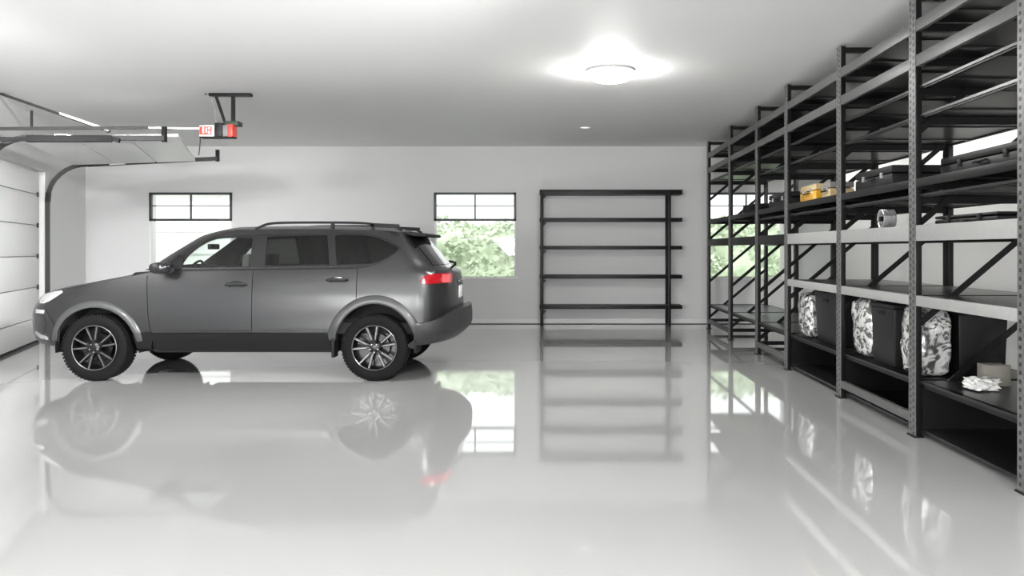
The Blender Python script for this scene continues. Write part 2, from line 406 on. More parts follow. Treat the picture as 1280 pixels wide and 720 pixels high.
# small recessed light near the back wall
px_, py_ = (731 - CX) / F * 13.4, 13.4
rl = thing('recessed_ceiling_light', 'small dim recessed light in ceiling near the back wall', 'ceiling light', (px_, py_, CEIL))
MB().lathe([(.10, 0), (.10, -.008), (.075, -.010), (.07, 0)], (px_, py_, CEIL), n=32).build('trim_ring', M['white_trim'], rl, smooth=True)
MB().lathe([(.072, -.003), (.001, -.003)], (px_, py_, CEIL), n=32).build('diffuser', M['lamp_small'], rl)
# added unseen fill panels over the front half of the garage, to brighten the room
for i, (x, y) in enumerate([(x, y) for y in (3.6, 0.8, -2.2) for x in (-4.2, -1.6, 1.0)]):
    t = thing('panel_fill_light', 'added unseen white ceiling fill panel in the front half of the garage', 'ceiling light', (x, y, CEIL), 'added ceiling fill panels')
    MB().box(x - .62, x + .62, y - .32, y + .32, CEIL - .04, CEIL).build('frame', M['white_trim'], t, bevel=.005)
    MB().box(x - .6, x + .6, y - .3, y + .3, CEIL - .045, CEIL - .038).build('diffuser', M['tube'], t)

# two added unseen floodlights under the ceiling, brightening the garage door corner
for i, (x, tx) in enumerate(((-4.9, -7.3), (0.6, -7.9))):
    y, z = 4.35, 3.06
    t = thing('ceiling_fill_flood', 'added unseen white floodlight under the ceiling aimed at the garage door', 'floodlight', (x, y, z), 'added floodlights under the ceiling')
    MB().box(x - .62, x + .62, y - .10, y, z - .17, z + .17).build('housing', M['white_trim'], t, bevel=.01)
    for dx in (-.3, .3): MB().bar((x + dx, y - .05, z + .17), (x + dx, y - .05, CEIL), .02, .02).build('bracket', M['galv'], t)
    fl_ = area('fill_flood_lamp', (x, y + .012, z), 1.2, .3, (110, 110)[i], (math.radians(76), 0, math.atan2(-(tx - x), (7.2, 7.5)[i])))
    fl_.data.spread = math.radians(62)
# added unseen soft light boxes well behind the viewpoint, brightening the whole room
for i, x in enumerate((-4.4, -1.6, 1.4)):
    y, z = -2.2, 1.75
    t = thing('fill_softbox', 'added unseen soft light box on a stand at the front of the garage', 'studio light', (x, y, 0), 'added soft light boxes on stands')
    MB().box(x - 1.15, x + 1.15, y - .16, y, z - .6, z + .6).build('box_housing', M['matte_black'], t, bevel=.02)
    MB().box(x - 1.1, x + 1.1, y, y + .01, z - .55, z + .55).build('diffuser', M['white_trim'], t)
    MB().tube([(x, y - .1, 0), (x, y - .1, z - .6)], .02, 10).build('stand_pole', M['matte_black'], t)
    MB().box(x - .35, x + .35, y - .45, y + .25, 0, .03).build('stand_base', M['matte_black'], t, bevel=.008)
    area('fill_softbox_lamp', (x, y + .02, z), 2.2, 1.1, (380, 330, 230)[i], (math.radians(94), 0, 0))

# ------------------------------------------------------------------ sectional garage door (closed) in the skew left wall
def wbox(mb, d0, d1, n0, n1, z0, z1):
    vs = [onwall(d, n, z) for z in (z0, z1) for n in (n0, n1) for d in (d0, d1)]
    mb.add(vs, [(0, 2, 3, 1), (4, 5, 7, 6), (0, 1, 5, 4), (1, 3, 7, 5), (3, 2, 6, 7), (2, 0, 4, 6)])
gd = thing('garage_door', 'white sectional garage door with horizontal panels left of the car', 'garage door', tuple(onwall((D0 + D1) / 2, -.1, 0)))
zs = [0.035, .38, .85, 1.32, 1.79, 2.26, 2.60]
for i in range(6):
    mb = MB(); wbox(mb, D0 + .02, D1 - .02, -.12, -.075, zs[i] + .006, zs[i + 1] - .006)
    mb.build('section', M['door_white'], gd, bevel=.006)
mb = MB(); wbox(mb, D0 + .02, D1 - .02, -.135, -.118, 0, 2.6); mb.build('backing_sheet', M['wall'], gd)  # sheet added behind the sections to block daylight leaking through the gaps
mb = MB(); wbox(mb, D0 + .02, D1 - .02, -.125, -.07, 0, .035); mb.build('bottom_seal', M['matte_black'], gd)
for i in range(1, 6):
    mb = MB(); wbox(mb, D0 + .10, D0 + .17, -.075, -.06, zs[i] - .035, zs[i] + .035); mb.build('hinge', M['track'], gd)
# raised top sections lying flat between the horizontal tracks
def rail_pt(d, n, z0=2.73, rise=.07): return onwall(d, n, z0 + rise * n)
for i in range(3):
    n0 = .42 + i * .58; mb = MB()
    vs = [rail_pt(d, n, 2.70 + dz) for dz in (0, .04) for n in (n0, n0 + .56) for d in (D0 + .12, D1 - .15)]
    mb.add(vs, [(0, 2, 3, 1), (4, 5, 7, 6), (0, 1, 5, 4), (1, 3, 7, 5), (3, 2, 6, 7), (2, 0, 4, 6)]); mb.build('overhead_section', M['door_white'], gd, bevel=.006)
def track(name, label, dd, zlow, nend, mat, rise=.07):
    t = thing(name, label, 'door track', tuple(onwall(dd, 0, 0)))
    pts = [onwall(dd, .04, zlow)] + [onwall(dd, .04, z) for z in (1.2, 1.7, 2.15)]
    for k in range(1, 9):
        a = PI / 2 * k / 8; pts.append(onwall(dd, .04 + .55 * (1 - math.cos(a)), 2.18 + .57 * math.sin(a)))
    mb = MB()
    for k in range(len(pts) - 1):
        mb.bar(pts[k], pts[k + 1] + (pts[k + 1] - pts[k]).normalized() * .01, .05, .06, up=WN if k < 3 else (0, 0, 1))
    mb.build('vertical_track', mat, t)
    a = onwall(dd, .59, 2.75); b = rail_pt(dd, nend, 2.75 - .59 * rise, rise)
    mb = MB(); mb.bar(a, b, .05, .055); mb.bar(a + Vector((0, 0, -.03)), b + Vector((0, 0, -.03)), .07, .008); mb.build('horizontal_track', mat, t)
    m2 = a.lerp(b, .22); mb = MB(); mb.bar(a.lerp(b, .16) + Vector((0, 0, .002)), a.lerp(b, .28), .062, .064); mb.build('splice_plate', M['galv'], t)
    mb = MB(); mb.bar(b + Vector((0, 0, -.05)), b + Vector((0, 0, .14)), .05, .05); mb.build('end_stop', M['matte_black'], t)
    return t
track('garage_door_track', 'curved dark steel door track at the far jamb, beside the car bonnet', D0 + .02, .02, 2.47, M['track'], .09)
track('garage_door_track', 'door track overhead at the near jamb, ending left of the opener', D1 + .02, .02, 2.0, M['track'], .04)

# black rail and cross tube overhead at the left
def P(px, py, Y): return Vector(((px - CX) * Y / F, Y, EYE - (py - CY) * Y / F))
tt = thing('torsion_rail', 'thick black overhead rail above the raised door sections', 'rail', tuple(P(60, 174, 9.6)))
mb = MB(); a, b = P(-60, 174, 9.2), P(36, 174, 9.55); mb.bar(a, b, .05, .045); mb.build('rail', M['matte_black'], tt, bevel=.004)
mb = MB(); a, b = P(33, 173.5, 9.55), P(140, 173.5, 9.9); mb.bar(a, b, .09, .075)
mb.bar(b, b + Vector((.08, .02, -.02)), .08, .05); mb.build('sleeve', M['matte_black'], tt, bevel=.004)
# diagonal angle iron from the ceiling
dg = thing('angle_brace', 'long thin diagonal steel brace from ceiling to the door track', 'brace', tuple(P(0, 115, 10.3)))
a, b = P(-4, 115.5, 10.45), P(137, 164.5, 10.75)
mb = MB(); mb.bar(a, b, .035, .035); mb.build('angle_bar', M['track'], dg)
mb = MB(); mb.bar(a.lerp(b, .56) + Vector((0, -.02, .014)), b + Vector((0, -.02, .014)), .03, .03); mb.build('splice_bar', M['galv'], dg)

# opener
ox, oy = P(275, 163, 10.5).x, 10.5
op = thing('garage_door_opener', 'ceiling mounted door opener with red ends hanging above the car', 'garage door opener', (ox, oy, 2.85))
s = 10.5 / F
def obox(px0, px1, py0, py1, y0, y1):
    mb = MB(); a = P(px0, py1, oy); b = P(px1, py0, oy); mb.box(a.x, b.x, y0, y1, a.z, b.z); return mb
obox(252, 271, 157.5, 172, 10.42, 10.56).build('motor_cover', M['soil'], op, bevel=.015, label='white and red motor cover')
obox(272, 281, 154.5, 172, 10.405, 10.575).build('motor_housing', M['plastic_black'], op, bevel=.012)
obox(281, 287.5, 157, 171.5, 10.42, 10.56).build('rear_cover', pbr('grey_plastic', .18, .4, var=.1), op, bevel=.01)
obox(287.5, 294, 156.5, 172, 10.41, 10.56).build('end_cap', M['red'], op, bevel=.012, label='red end cap')
mc = obox(253, 268, 159.5, 169.5, 10.408, 10.422).build('side_label', M['red'], op, bevel=.004, label='red panel with white streaks')
mb = MB()
for (a_, b_, c_, d_) in ((257, 160.5, 259, 168), (261, 161, 262.5, 167), (264, 160.5, 266.5, 163), (264, 165, 266.5, 168.5)):
    a = P(a_, d_, oy); b = P(c_, b_, oy); mb.box(a.x, b.x, 10.400, 10.409, a.z, b.z)
mb.build('label_stripe', M['soil'], mc)
obox(252.5, 294, 171.5, 173, 10.42, 10.56).build('base_plate', M['matte_black'], op)
mb = MB(); q = P(249.5, 164.5, oy); mb.lathe([(.001, -.03), (.022, -.03), (.022, .03), (.001, .03)], (q.x, oy + .06, q.z), axis='Y', n=20); mb.build('sprocket', M['red'], op)
mb = MB()   # rail to the left
a, b = P(250, 161, 10.55), P(184, 160, 10.45); mb.bar(a, b, .04, .02); mb.build('rail', M['galv'], op)
a, b = P(186, 159.3, 10.45), P(-20, 161, 10.0); mb = MB(); mb.bar(a, b, .045, .035); mb.build('rail', M['track'], op)
a = P(39.5, 160, 10.13); mb = MB(); mb.bar(a, P(39.5, 138, 10.13), .022, .022); mb.build('rail_hanger', M['track'], op)
# ceiling bracket: black angle, two straps
a, b = P(262, 118.5, 10.5), P(314, 118.5, 10.5)
mb = MB(); mb.box(a.x, b.x, 10.46, 10.56, a.z - .02, CEIL - .0); mb.build('ceiling_angle', M['black_steel'], op, bevel=.006)
mb = MB(); mb.bar(P(270, 120, 10.5), P(282, 156, 10.5), .028, .03); mb.build('strap', M['black_steel'], op)
mb = MB(); mb.bar(P(291.5, 120, 10.5), P(291.5, 156, 10.5), .038, .04); mb.build('strap', M['black_steel'], op)
mb = MB(); mb.box(P(283, 0, oy).x, P(299.5, 0, oy).x, 10.44, 10.60, P(0, 157.5, oy).z, P(0, 152, oy).z); mb.build('mounting_plate', pbr('green_black', (.03, .045, .03), .5, var=.1), op, bevel=.004)
pts = [P(a_, b_, 10.5) for a_, b_ in curve([(263, 120), (265, 127), (269, 136), (268, 144), (271, 155)], 5)]
MB().tube(pts, .006, 6).build('cord', pbr('cord_grey', .25, .5, var=.05), op, smooth=True)
pts = [P(a_, b_, 10.5) for a_, b_ in curve([(251, 114.6), (255, 116), (258, 118.5)], 5)]
MB().tube(pts, .008, 6).build('cord', M['matte_black'], op, smooth=True)
MB().tube([P(250.5, 168, 10.5), P(250, 180, 10.5), P(248.5, 194, 10.5)], .007, 6).build('pull_cord', M['track'], op, smooth=True)

# ------------------------------------------------------------------ black shelving unit against the back wall
SY0, SY1 = BACK - .46, BACK - .03
def bx(px): return (px - CX) * SY0 / F
def bz(py): return EYE - (py - CY) * SY0 / F
su = thing('shelving_unit', 'black open shelving unit with five empty shelves against the back wall', 'shelving', (bx(763), BACK - .25, 0))
for py, h in ((240, 6), (274.5, 4.5), (309.5, 4.5), (346, 4.5), (384, 4.5)):
    z1 = bz(py - h / 2); z0 = bz(py + h / 2)
    MB().box(bx(674.5), bx(853), SY0, SY1, z0, z1).build('shelf', M['black_steel'], su, bevel=.004)
for xx in (677, 837):
    for y0 in (SY0 - .012, SY1 - .03):
        MB().box(bx(xx) - .026, bx(xx) + .026, y0, y0 + .04, 0, bz(238)).build('post', M['black_steel'], su, bevel=.003)
for py in (244, 278, 313, 350, 388):
    for sgn, xx in ((1, 677),):
        mb = MB(); x0 = bx(xx) + .026; z0 = bz(py); 
        mb.prism([(x0, z0), (x0 + .07, z0), (x0, z0 - .08)], 'Y', SY0 + .01, SY0 + .02); mb.build('bracket', M['black_steel'], su)

# ------------------------------------------------------------------ long tall racking on the right
XF, XB = 2.70, 3.78
FY = [4.83, 6.34, 8.0, 9.85, 11.32, 13.1, 15.0]
rk = thing('storage_rack', 'long row of tall black steel racking with grey beams along the right wall', 'rack', (3.2, 9.9, 0))
PT = 3.365; PW = .045; PD = .115
proto_frame = []
for fi, y in enumerate(FY):
    # front post: black channel with a perforated aisle-side strip
    p = MB().box(XF + .006, XF + PW + .006, y - PD / 2, y + PD / 2, 0, PT).build('front_post', M['black_steel'], rk, org=(XF, y, 0), bevel=.003)
    MB().box(XF, XF + .006, y - PD / 2, y + PD / 2, .012, PT).build('perforated_strip', M['perforated'], p, org=(XF, y, 0))
    MB().box(XF - .012, XF + PW + .02, y - PD / 2 - .01, y + PD / 2 + .01, 0, .010).build('foot_plate', M['black_steel'], p)
    MB().box(XB - .05, XB, y - PD / 2, y + PD / 2, 0, PT).build('rear_post', M['black_steel'], rk, org=(XB, y, 0), bevel=.003)
    for z in (.15, .41, 3.335):
        MB().box(XF + PW + .006, XB - .05, y - .02, y + .02, z - .025, z + .025).build('side_bar', M['black_steel'], rk)
    for z0 in (.22, .86, 1.62, 2.32):
        MB().bar((XF + PW, y - .035, z0), (XB - .04, y - .035, z0 + .84), .012, .045, up=(0, 0, 1)).build('side_brace', M['black_steel'], rk)
#            z,   front beam?, rear
LEV = [(3.15, 'g', .085), (2.885, 'g', .085), (2.66, 'n', .03), (2.44, 'n', .03), (1.95, 'b', .06), (1.84, 'n', .03), (1.60, 'g', .115), (1.07, 'g', .075), (.43, 'n', .05)]
def deck(b, z, yA, yB):
    mb = MB(); mb.box(XF + .035, XB - .03, yA, yB, z - .018, z)
    for k in range(2):
        yy = yA + (yB - yA) * (k + .5) / 2; mb.box(XF + .05, XB - .05, yy - .02, yy + .02, z - .028, z - .018)
    return mb.build('deck', M['deck'], rk)
for b in range(6):
    yA, yB = FY[b] + PD / 2 + .002, FY[b + 1] - PD / 2 - .002
    for z, kind, h in LEV:
        if z == 1.07 and b > 2: continue
        if z in (1.84, 2.44) and b > 3: continue
        if kind != 'n':
            mat = M['grey_beam'] if (kind == 'g') else M['black_steel']
            if z in (1.60, 1.07): mat = M['light_beam']
            if z in (1.60, ) and b > 2: mat = M['black_steel']
            MB().box(XF + .004, XF + .04, yA, yB, z - h, z + .004).build('beam', mat, rk, bevel=.004)
        if kind == 'n' : MB().box(XF + .045, XF + .07, yA, yB, z - h, z).build('deck_edge', M['black_steel'], rk)
        MB().box(XB - .04, XB - .005, yA, yB, z - h, z).build('rear_beam', M['black_steel'], rk)
        for yy in (FY[b + 1],):
            if z not in (.43,): MB().box(XF + PW + .006, XB - .05, yy - .022, yy + .022, z - .07, z - .01).build('side_bar', M['black_steel'], rk)
        deck(b, z, yA, yB)
    if b < 3:
        MB().box(XF + .05, XB - .03, yA, yB, .045, .065).build('base_deck', M['deck'], rk)
        MB().box(XF + PW + .006, XB - .05, yB - .004, yB + .012, .066, .385).build('base_side_panel', M['black_steel'], rk)
        MB().box(XB - .03, XB - .02, yA, yB, .066, .41).build('base_rear_panel', M['black_steel'], rk)
    if b in (1, 3, 5):
        MB().box(XF + .004, XF + .045, yA, yB, .10, .17).build('bottom_beam', M['grey_beam'], rk, bevel=.004)

# --- things on the racking
def tote(x0, x1, y0, y1, z0, z1, label, group=None, name='storage_tote'):
    cx, cy = (x0 + x1) / 2, (y0 + y1) / 2; t = thing(name, label, 'storage bin', (cx, cy, z0), group)
    zt = z1 - .035; k = .93
    vs = []
    for z, s_ in ((z0, k), (zt, 1.0)):
        for sx, sy in ((-1, -1), (1, -1), (1, 1), (-1, 1)): vs.append((cx + sx * (x1 - x0) / 2 * s_ * .97, cy + sy * (y1 - y0) / 2 * s_ * .97, z))
    mb = MB().add(vs, [(3, 2, 1, 0), (4, 5, 6, 7), (0, 1, 5, 4), (1, 2, 6, 5), (2, 3, 7, 6), (3, 0, 4, 7)])
    mb.build('bin', M['plastic_black'], t, bevel=.02)
    MB().box(x0, x1, y0, y1, zt, z1).build('lid', M['plastic_black'], t, bevel=.012)
    mb = MB(); mb.box(x0 - .006, x0 + .02, cy - .07, cy + .07, zt - .06, zt - .03); mb.build('handle', M['matte_black'], t, bevel=.005)
    return t
def bag(x0, x1, y0, y1, z0, z1, label, name='wrapped_bag', mat='crinkle', amp=.05, seed=0, cat='bag', group=None):
    """crumpled sack"""
    bm = bmesh.new(); bmesh.ops.create_cube(bm, size=2); bmesh.ops.subdivide_edges(bm, edges=bm.edges, cuts=11, use_grid_fill=True)
    vs = []
    c = Vector(((x0 + x1) / 2, (y0 + y1) / 2, 0)); h = Vector(((x1 - x0) / 2, (y1 - y0) / 2, (z1 - z0)))
    for v in bm.verts:
        p = v.co.copy(); l = (abs(p.x) ** 5 + abs(p.y) ** 5 + abs(p.z) ** 5) ** .2; p /= l
        n = noise.noise(p * 2.3 + Vector((seed, 0, 0))) + .5 * noise.noise(p * 6 + Vector((0, seed, 0))) + .25 * noise.noise(p * 13)
        zz = (p.z + 1) / 2
        q = Vector((c.x + p.x * h.x * (1 + amp * n * 2), c.y + p.y * h.y * (1 + amp * n * 2), z0 + h.z * zz * (1 + (amp * n if zz > .3 else 0))))
        q.z = max(q.z, z0); v.co = q
    o = MB(); o.add([v.co.copy() for v in bm.verts], [tuple(v.index for v in f.verts) for f in bm.faces]); bm.free()
    ob = o.build(name, M[mat], smooth=True, sharp=60)
    return tag(ob, label, cat, group)
DZ = .432; 
bag(2.77, 3.2, 7.46, 7.90, DZ, .97, 'crinkled silver wrapped bag on the low shelf beside the third post', seed=1)
tote(2.78, 3.30, 6.90, 7.42, DZ, .96, 'black plastic tote on the low shelf between two silver bags')
bag(2.76, 3.06, 6.42, 6.74, DZ, .97, 'largest silver wrapped bag on the low shelf, between two black totes', seed=8)
tote(3.10, 3.50, 6.44, 6.86, DZ, .95, 'black plastic tote on the low shelf right of the nearer silver bag')
bag(2.77, 3.1, 9.22, 9.66, DZ, .93, 'black and white streaked bag on the low shelf of the farther bay', seed=13)
tote(2.80, 3.35, 8.32, 9.10, DZ, .97, 'black plastic tote on the low shelf of the farther bay')
tote(3.15, 3.66, 5.1, 5.7, DZ, .80, 'low black tote at the right edge of the nearest low shelf')
tag(MB().box(3.10, 3.27, 6.00, 6.15, DZ, .585).build('cardboard_box', M['box_grey'], bevel=.004), 'small grey-brown box on the nearest low shelf', 'box')
bag(2.90, 3.08, 5.78, 5.95, DZ, .51, 'small crumpled white cloth on the nearest low shelf', name='crumpled_cloth', mat='cloth_white', seed=21, amp=.25, cat='cloth')
# upper shelf items (shelf at 1.95)
SZ = 1.952
def hardcase(x0, x1, y0, y1, z0, z1, label, mat, name, lidmat=None, latch='silver', group=None, cat='case'):
    t = thing(name, label, cat, ((x0 + x1) / 2, (y0 + y1) / 2, z0), group); zm = z0 + (z1 - z0) * .62
    MB().box(x0, x1, y0, y1, z0, zm - .003).build('body', M[mat], t, bevel=.014)
    MB().box(x0, x1, y0, y1, zm + .003, z1).build('lid', M[lidmat or mat], t, bevel=.014)
    for f in (.25, .75):
        yy = y0 + (y1 - y0) * f; MB().box(x0 - .012, x0 + .005, yy - .02, yy + .02, zm - .03, zm + .02).build('latch', M[latch], t, bevel=.003)
    ym = (y0 + y1) / 2
    MB().tube([(x0 - .002, ym - .07, zm - .02), (x0 - .03, ym - .06, zm - .03), (x0 - .03, ym + .06, zm - .03), (x0 - .002, ym + .07, zm - .02)], .008, 8).build('handle', M['matte_black'], t, smooth=True)
    return t
hardcase(2.80, 3.15, 9.02, 9.62, SZ, 2.14, 'amber yellow plastic tool case on the upper shelf of the middle racking', 'amber', 'tool_case', 'amber_clear')
hardcase(2.80, 3.05, 8.55, 8.84, SZ, 2.12, 'small brownish amber case beside the yellow tool case', 'amber_clear', 'tool_case', 'box_grey')
hardcase(2.79, 3.30, 6.95, 7.80, SZ, 2.13, 'black hard case with silver latches on upper shelf right of the amber cases', 'plastic_black', 'hard_case')
hardcase(2.79, 3.20, 10.1, 11.0, SZ, 2.13, 'black hard case with silver latches left of the yellow case', 'plastic_black', 'hard_case')
hardcase(2.86, 3.55, 5.0, 6.22, SZ, 2.10, 'long black case on the upper shelf nearest the camera', 'plastic_black', 'hard_case', latch='plastic_black')
bag(2.80, 3.15, 11.9, 12.7, SZ, 2.09, 'dark slumped sack on the upper shelf in front of the far window', name='dark_sack', mat='matte_black', seed=33)
hardcase(2.80, 3.02, 5.30, 6.18, 1.602, 1.665, 'flat black case lying on the middle shelf nearest the camera', 'plastic_black', 'flat_case', latch='plastic_black')
# silver coil on the 1.60 shelf
tc_ = thing('wire_roll', 'grey roll of wire standing on the middle shelf of the racking', 'roll', (2.83, 7.15, 1.602))
mb = MB()
for k in range(7):
    mb.tube([(2.83 + (k - 3) * .016, 7.15 + .075 * math.cos(a), 1.685 + .075 * math.sin(a)) for a in [2 * PI * j / 24 for j in range(24)]], .008, 6, closed=True)
mb.build('coil', M['galv'], tc_, smooth=True)
MB().tube([(2.77, 7.15, 1.685), (2.89, 7.15, 1.685)], .02, 12).build('core', M['matte_black'], tc_)

# ================================================================== THE CAR
YC = 9.94
FWX, RWX, WR = -4.996, -1.976, .36          # wheel centres and radius
INS = [(.28, .075), (.36, .05), (.46, .022), (.56, .006), (.72, 0), (.90, .008), (1.05, .025), (1.15, .045), (1.21, .062), (1.30, .092), (1.45, .150), (1.58, .210), (1.66, .262), (1.72, .33)]
def Wd(z): return .955 - interp(INS, z)
def solve_end(z, target, L, n, W, front):
    lo, hi = -8.0, 2.0
    for _ in range(40):
        m = (lo + hi) / 2; best = None
        for k in range(0, 61):
            t = PI / 2 * k / 60; u = math.cos(t) ** (2 / n); y = W * math.sin(t) ** (2 / n)
            x = m + L * (1 - u) if front else m - L * (1 - u)
            for yy in (YC - y, YC + y):
                p = CX + F * x / yy
                if best is None or (p < best if front else p > best): best = p
        if best < target: lo = m
        else: hi = m
    return m
def table(rows, D, L, n, front):
    """rows (py, px) silhouette -> (z, x_end)"""
    out = []
    for py, px in rows:
        z = EYE - (py - CY) * D / F; out.append((z, solve_end(z, px, L, n, Wd(z), front)))
    out.sort(); return out
LFL, NFL = .85, 2.3; LRL, NRL = .42, 2.8; LFG, NFG = .50, 2.5; LRG, NRG = .36, 2.6
XFL = table([(362, 66), (369, 54), (378, 47), (388, 41.5), (395, 40.5), (413, 41.5), (422, 44), (430, 51), (437, 64)], 9.3, LFL, NFL, True)
XRL = table([(334, 571), (338, 575), (347, 577.5), (356, 578.6), (388, 579.5), (400, 579), (430, 565)], 9.7, LRL, NRL, False)
XFG = table([(337, 183), (335, 186.5), (319, 212), (303, 238), (296, 250), (291, 262), (287.5, 275), (285, 284)], 9.35, LFG, NFG, True)
XRG = table([(338, 575), (333, 565.5), (320, 554), (308, 544), (296, 534), (290, 529)], 9.7, LRG, NRG, False)
BUMP = table([(386, 589.5), (398, 590.5), (408, 590), (414, 586), (424, 574), (431, 560), (436, 550)], 9.55, .42, 2.6, False)
BELT = 1.205
def ends(z):
    if z <= BELT: return interp(XFL, z), LFL, NFL, interp(XRL, z), LRL, NRL
    k = min(1, (z - BELT) / .1)
    return interp(XFG, z), LFG, NFG, interp(XRG, z), LRL + (LRG - LRL) * k, NRL + (NRG - NRL) * k
def fac(u, n): u = max(0, min(1, u)); return (1 - u ** n) ** (1 / n)
def Yh(x, z, lim=.12):
    a, La, na, b, Lb, nb_ = ends(z); w_ = Wd(z)
    f = min(fac((a + La - x) / La, na), fac((x - (b - Lb)) / Lb, nb_))
    return w_ * max(lim, f)
def side(px, py, off=0):
    """photograph outline point on the near flank -> (x, z)"""
    Y = YC - .95
    for _ in range(8):
        x = (px - CX) * Y / F; z = EYE - (py - CY) * Y / F; Y = YC - Yh(x, z, .45) - off
    return (x, z)
def SP(pts): return [side(a, b) for a, b in pts]
def inside(p, poly):
    c = False; n = len(poly)
    for i in range(n):
        a = poly[i]; b = poly[i - 1]
        if (a[1] > p[1]) != (b[1] > p[1]) and p[0] < (b[0] - a[0]) * (p[1] - a[1]) / (b[1] - a[1]) + a[0]: c = not c
    return c
def resample(poly, step):
    out = []
    for i in range(len(poly)):
        a = Vector(poly[i]); b = Vector(poly[(i + 1) % len(poly)]); n = max(1, int((b - a).length / step))
        for k in range(n):
            p = a.lerp(b, k / n)
            if not out or (Vector(out[-1]) - p).length > 1e-4: out.append((p.x, p.y))
    return out
def patch(name, poly, mat, parent, off=0.0, holes=(), step=.035, th=.014, far=True, ybase=None, label=None):
    """panel following the flank: near side and its mirror"""
    loops = [resample(poly, step)] + [resample(h, step) for h in holes]
    V2 = []; E = []
    for lp in loops:
        n0 = len(V2); V2 += [Vector(p) for p in lp]; E += [(n0 + i, n0 + (i + 1) % len(lp)) for i in range(len(lp))]
    x0 = min(p[0] for p in loops[0]); x1 = max(p[0] for p in loops[0]); z0 = min(p[1] for p in loops[0]); z1 = max(p[1] for p in loops[0])
    x = x0 + step / 2; j = 0
    while x < x1:
        z = z0 + step * (.25 + .5 * (j % 2))
        while z < z1:
            if inside((x, z), loops[0]) and not any(inside((x, z), h) for h in loops[1:]) and min((Vector((x, z)) - v).length for v in V2[:sum(len(l) for l in loops)]) > step * .4:
                V2.append(Vector((x, z)))
            z += step
        x += step * .87; j += 1
    vo, eo, fo, *_ = delaunay_2d_cdt(V2, E, [], 0, 1e-6)
    fs = []
    for f in fo:
        c = sum((vo[i] for i in f), Vector((0, 0))) / 3
        if inside(c, loops[0]) and not any(inside(c, h) for h in loops[1:]):
            a, b, cc = (vo[i] for i in f)
            if (b - a).cross(cc - a) < 0: f = [f[0], f[2], f[1]]
            fs.append(tuple(f))
    cnt = {}
    for f in fs:
        for i in range(3):
            e = (f[i], f[(i + 1) % 3]); cnt[e] = 1
    bd = [e for e in cnt if (e[1], e[0]) not in cnt]
    res = []
    for sgn in ((-1, 1) if far else (-1,)):
        def mp(v, o): 
            h = Yh(v.x, v.y) if ybase is None else ybase(v.x, v.y)
            return Vector((v.x, YC + sgn * (h + o), v.y))
        vs = [mp(v, off) for v in vo]; n = len(vs); vs += [mp(v, off - th) for v in vo]
        ff = [f if sgn < 0 else tuple(reversed(f)) for f in fs]
        for a, b in bd:
            q = (b, a, a + n, b + n); ff.append(q if sgn < 0 else tuple(reversed(q)))
        mb = MB().add(vs, ff); used = sorted({i for f in mb.f for i in f}); mpp = {o: k for k, o in enumerate(used)}
        m2 = MB(); m2.v = [mb.v[i] for i in used]; m2.f = [tuple(mpp[i] for i in f) for f in mb.f]
        res.append(m2.build(name, mat, parent, smooth=True, fix=False, sharp=40, label=label))
    return res

car = thing('car', 'dark grey metallic SUV parked side-on facing the garage door', 'car', (-3.5, YC, 0))
def ell(cx, rx, rz, a0, a1, n=28): return [(cx + rx * math.cos(math.radians(a0 + (a1 - a0) * k / n)), WR + rz * math.sin(math.radians(a0 + (a1 - a0) * k / n))) for k in range(n + 1)]
AF = (.445, .435); AR = (.44, .475)          # arch openings front / rear
# key boundary lines
hood_edge = [(52, 371.5), (58, 366.5), (66, 363.8), (80, 361), (100, 357.0), (123, 352.6), (151, 347.4), (172, 343.2), (184, 340.6), (198, 338), (215, 337)]
HE = sorted(SP(hood_edge))
def hood_z(x): return interp(HE, x)
zsill = EYE - (438 - CY) * 8.99 / F
def arc_between(cx, r, za, zb, rev=False):
    """opening ellipse between height za on the left end and zb on the right end, left to right over the top"""
    a0 = 180 - math.degrees(math.asin(max(-1, min(1, (za - WR) / r[1])))); a1 = math.degrees(math.asin(max(-1, min(1, (zb - WR) / r[1]))))
    pts = ell(cx, r[0], r[1], a0, a1, 30)
    return pts[::-1] if rev else pts
def xjoint(z, u): a, La, *_ = ends(z); return a + La * (1 - u)
def xjoint_r(z, u): _, _, _, b, Lb, _ = ends(z); return b - Lb * (1 - u)
UJ = .80
# front door / rear door seam positions
xd0 = side(185, 370)[0]; xd1 = side(314.5, 380)[0]; xd2 = side(446, 350)[0]
G = .0035
zclad = side(260, 416.5)[1]
arcF = arc_between(FWX, AF, .40, .44)          # front arch, left to right
# fender
fen = []
zt = hood_z(-5.72)
fen += [(x, hood_z(x) - .004) for x in [interp([(0, -5.70), (1, xd0 - G)], k / 26) for k in range(27)]]
fl = SP([(184, 345), (184, 372), (185.6, 400.6), (189, 416)])
fen += [(p[0] - G, p[1]) for p in fl] + [(side(190, 420)[0] - G, .44), ]
fen += [p for p in reversed(arcF) if p[1] > .44 or p[0] > FWX]
# forward part of the fender: bounded by bumper seam
fb = [p for p in fen]
seam = SP([(68, 405), (62, 396), (58, 384), (60, 377)])
# keep the arc only down to the seam height on the left side
fen = [p for p in fb if not (p[0] < FWX and p[1] < seam[0][1] and p in arcF)]
fen += [(min(seam[0][0], -5.42), seam[0][1])] + seam[1:] + [(-5.70, hood_z(-5.70) - .05)]
patch('fender', fen, M['paint'], car)
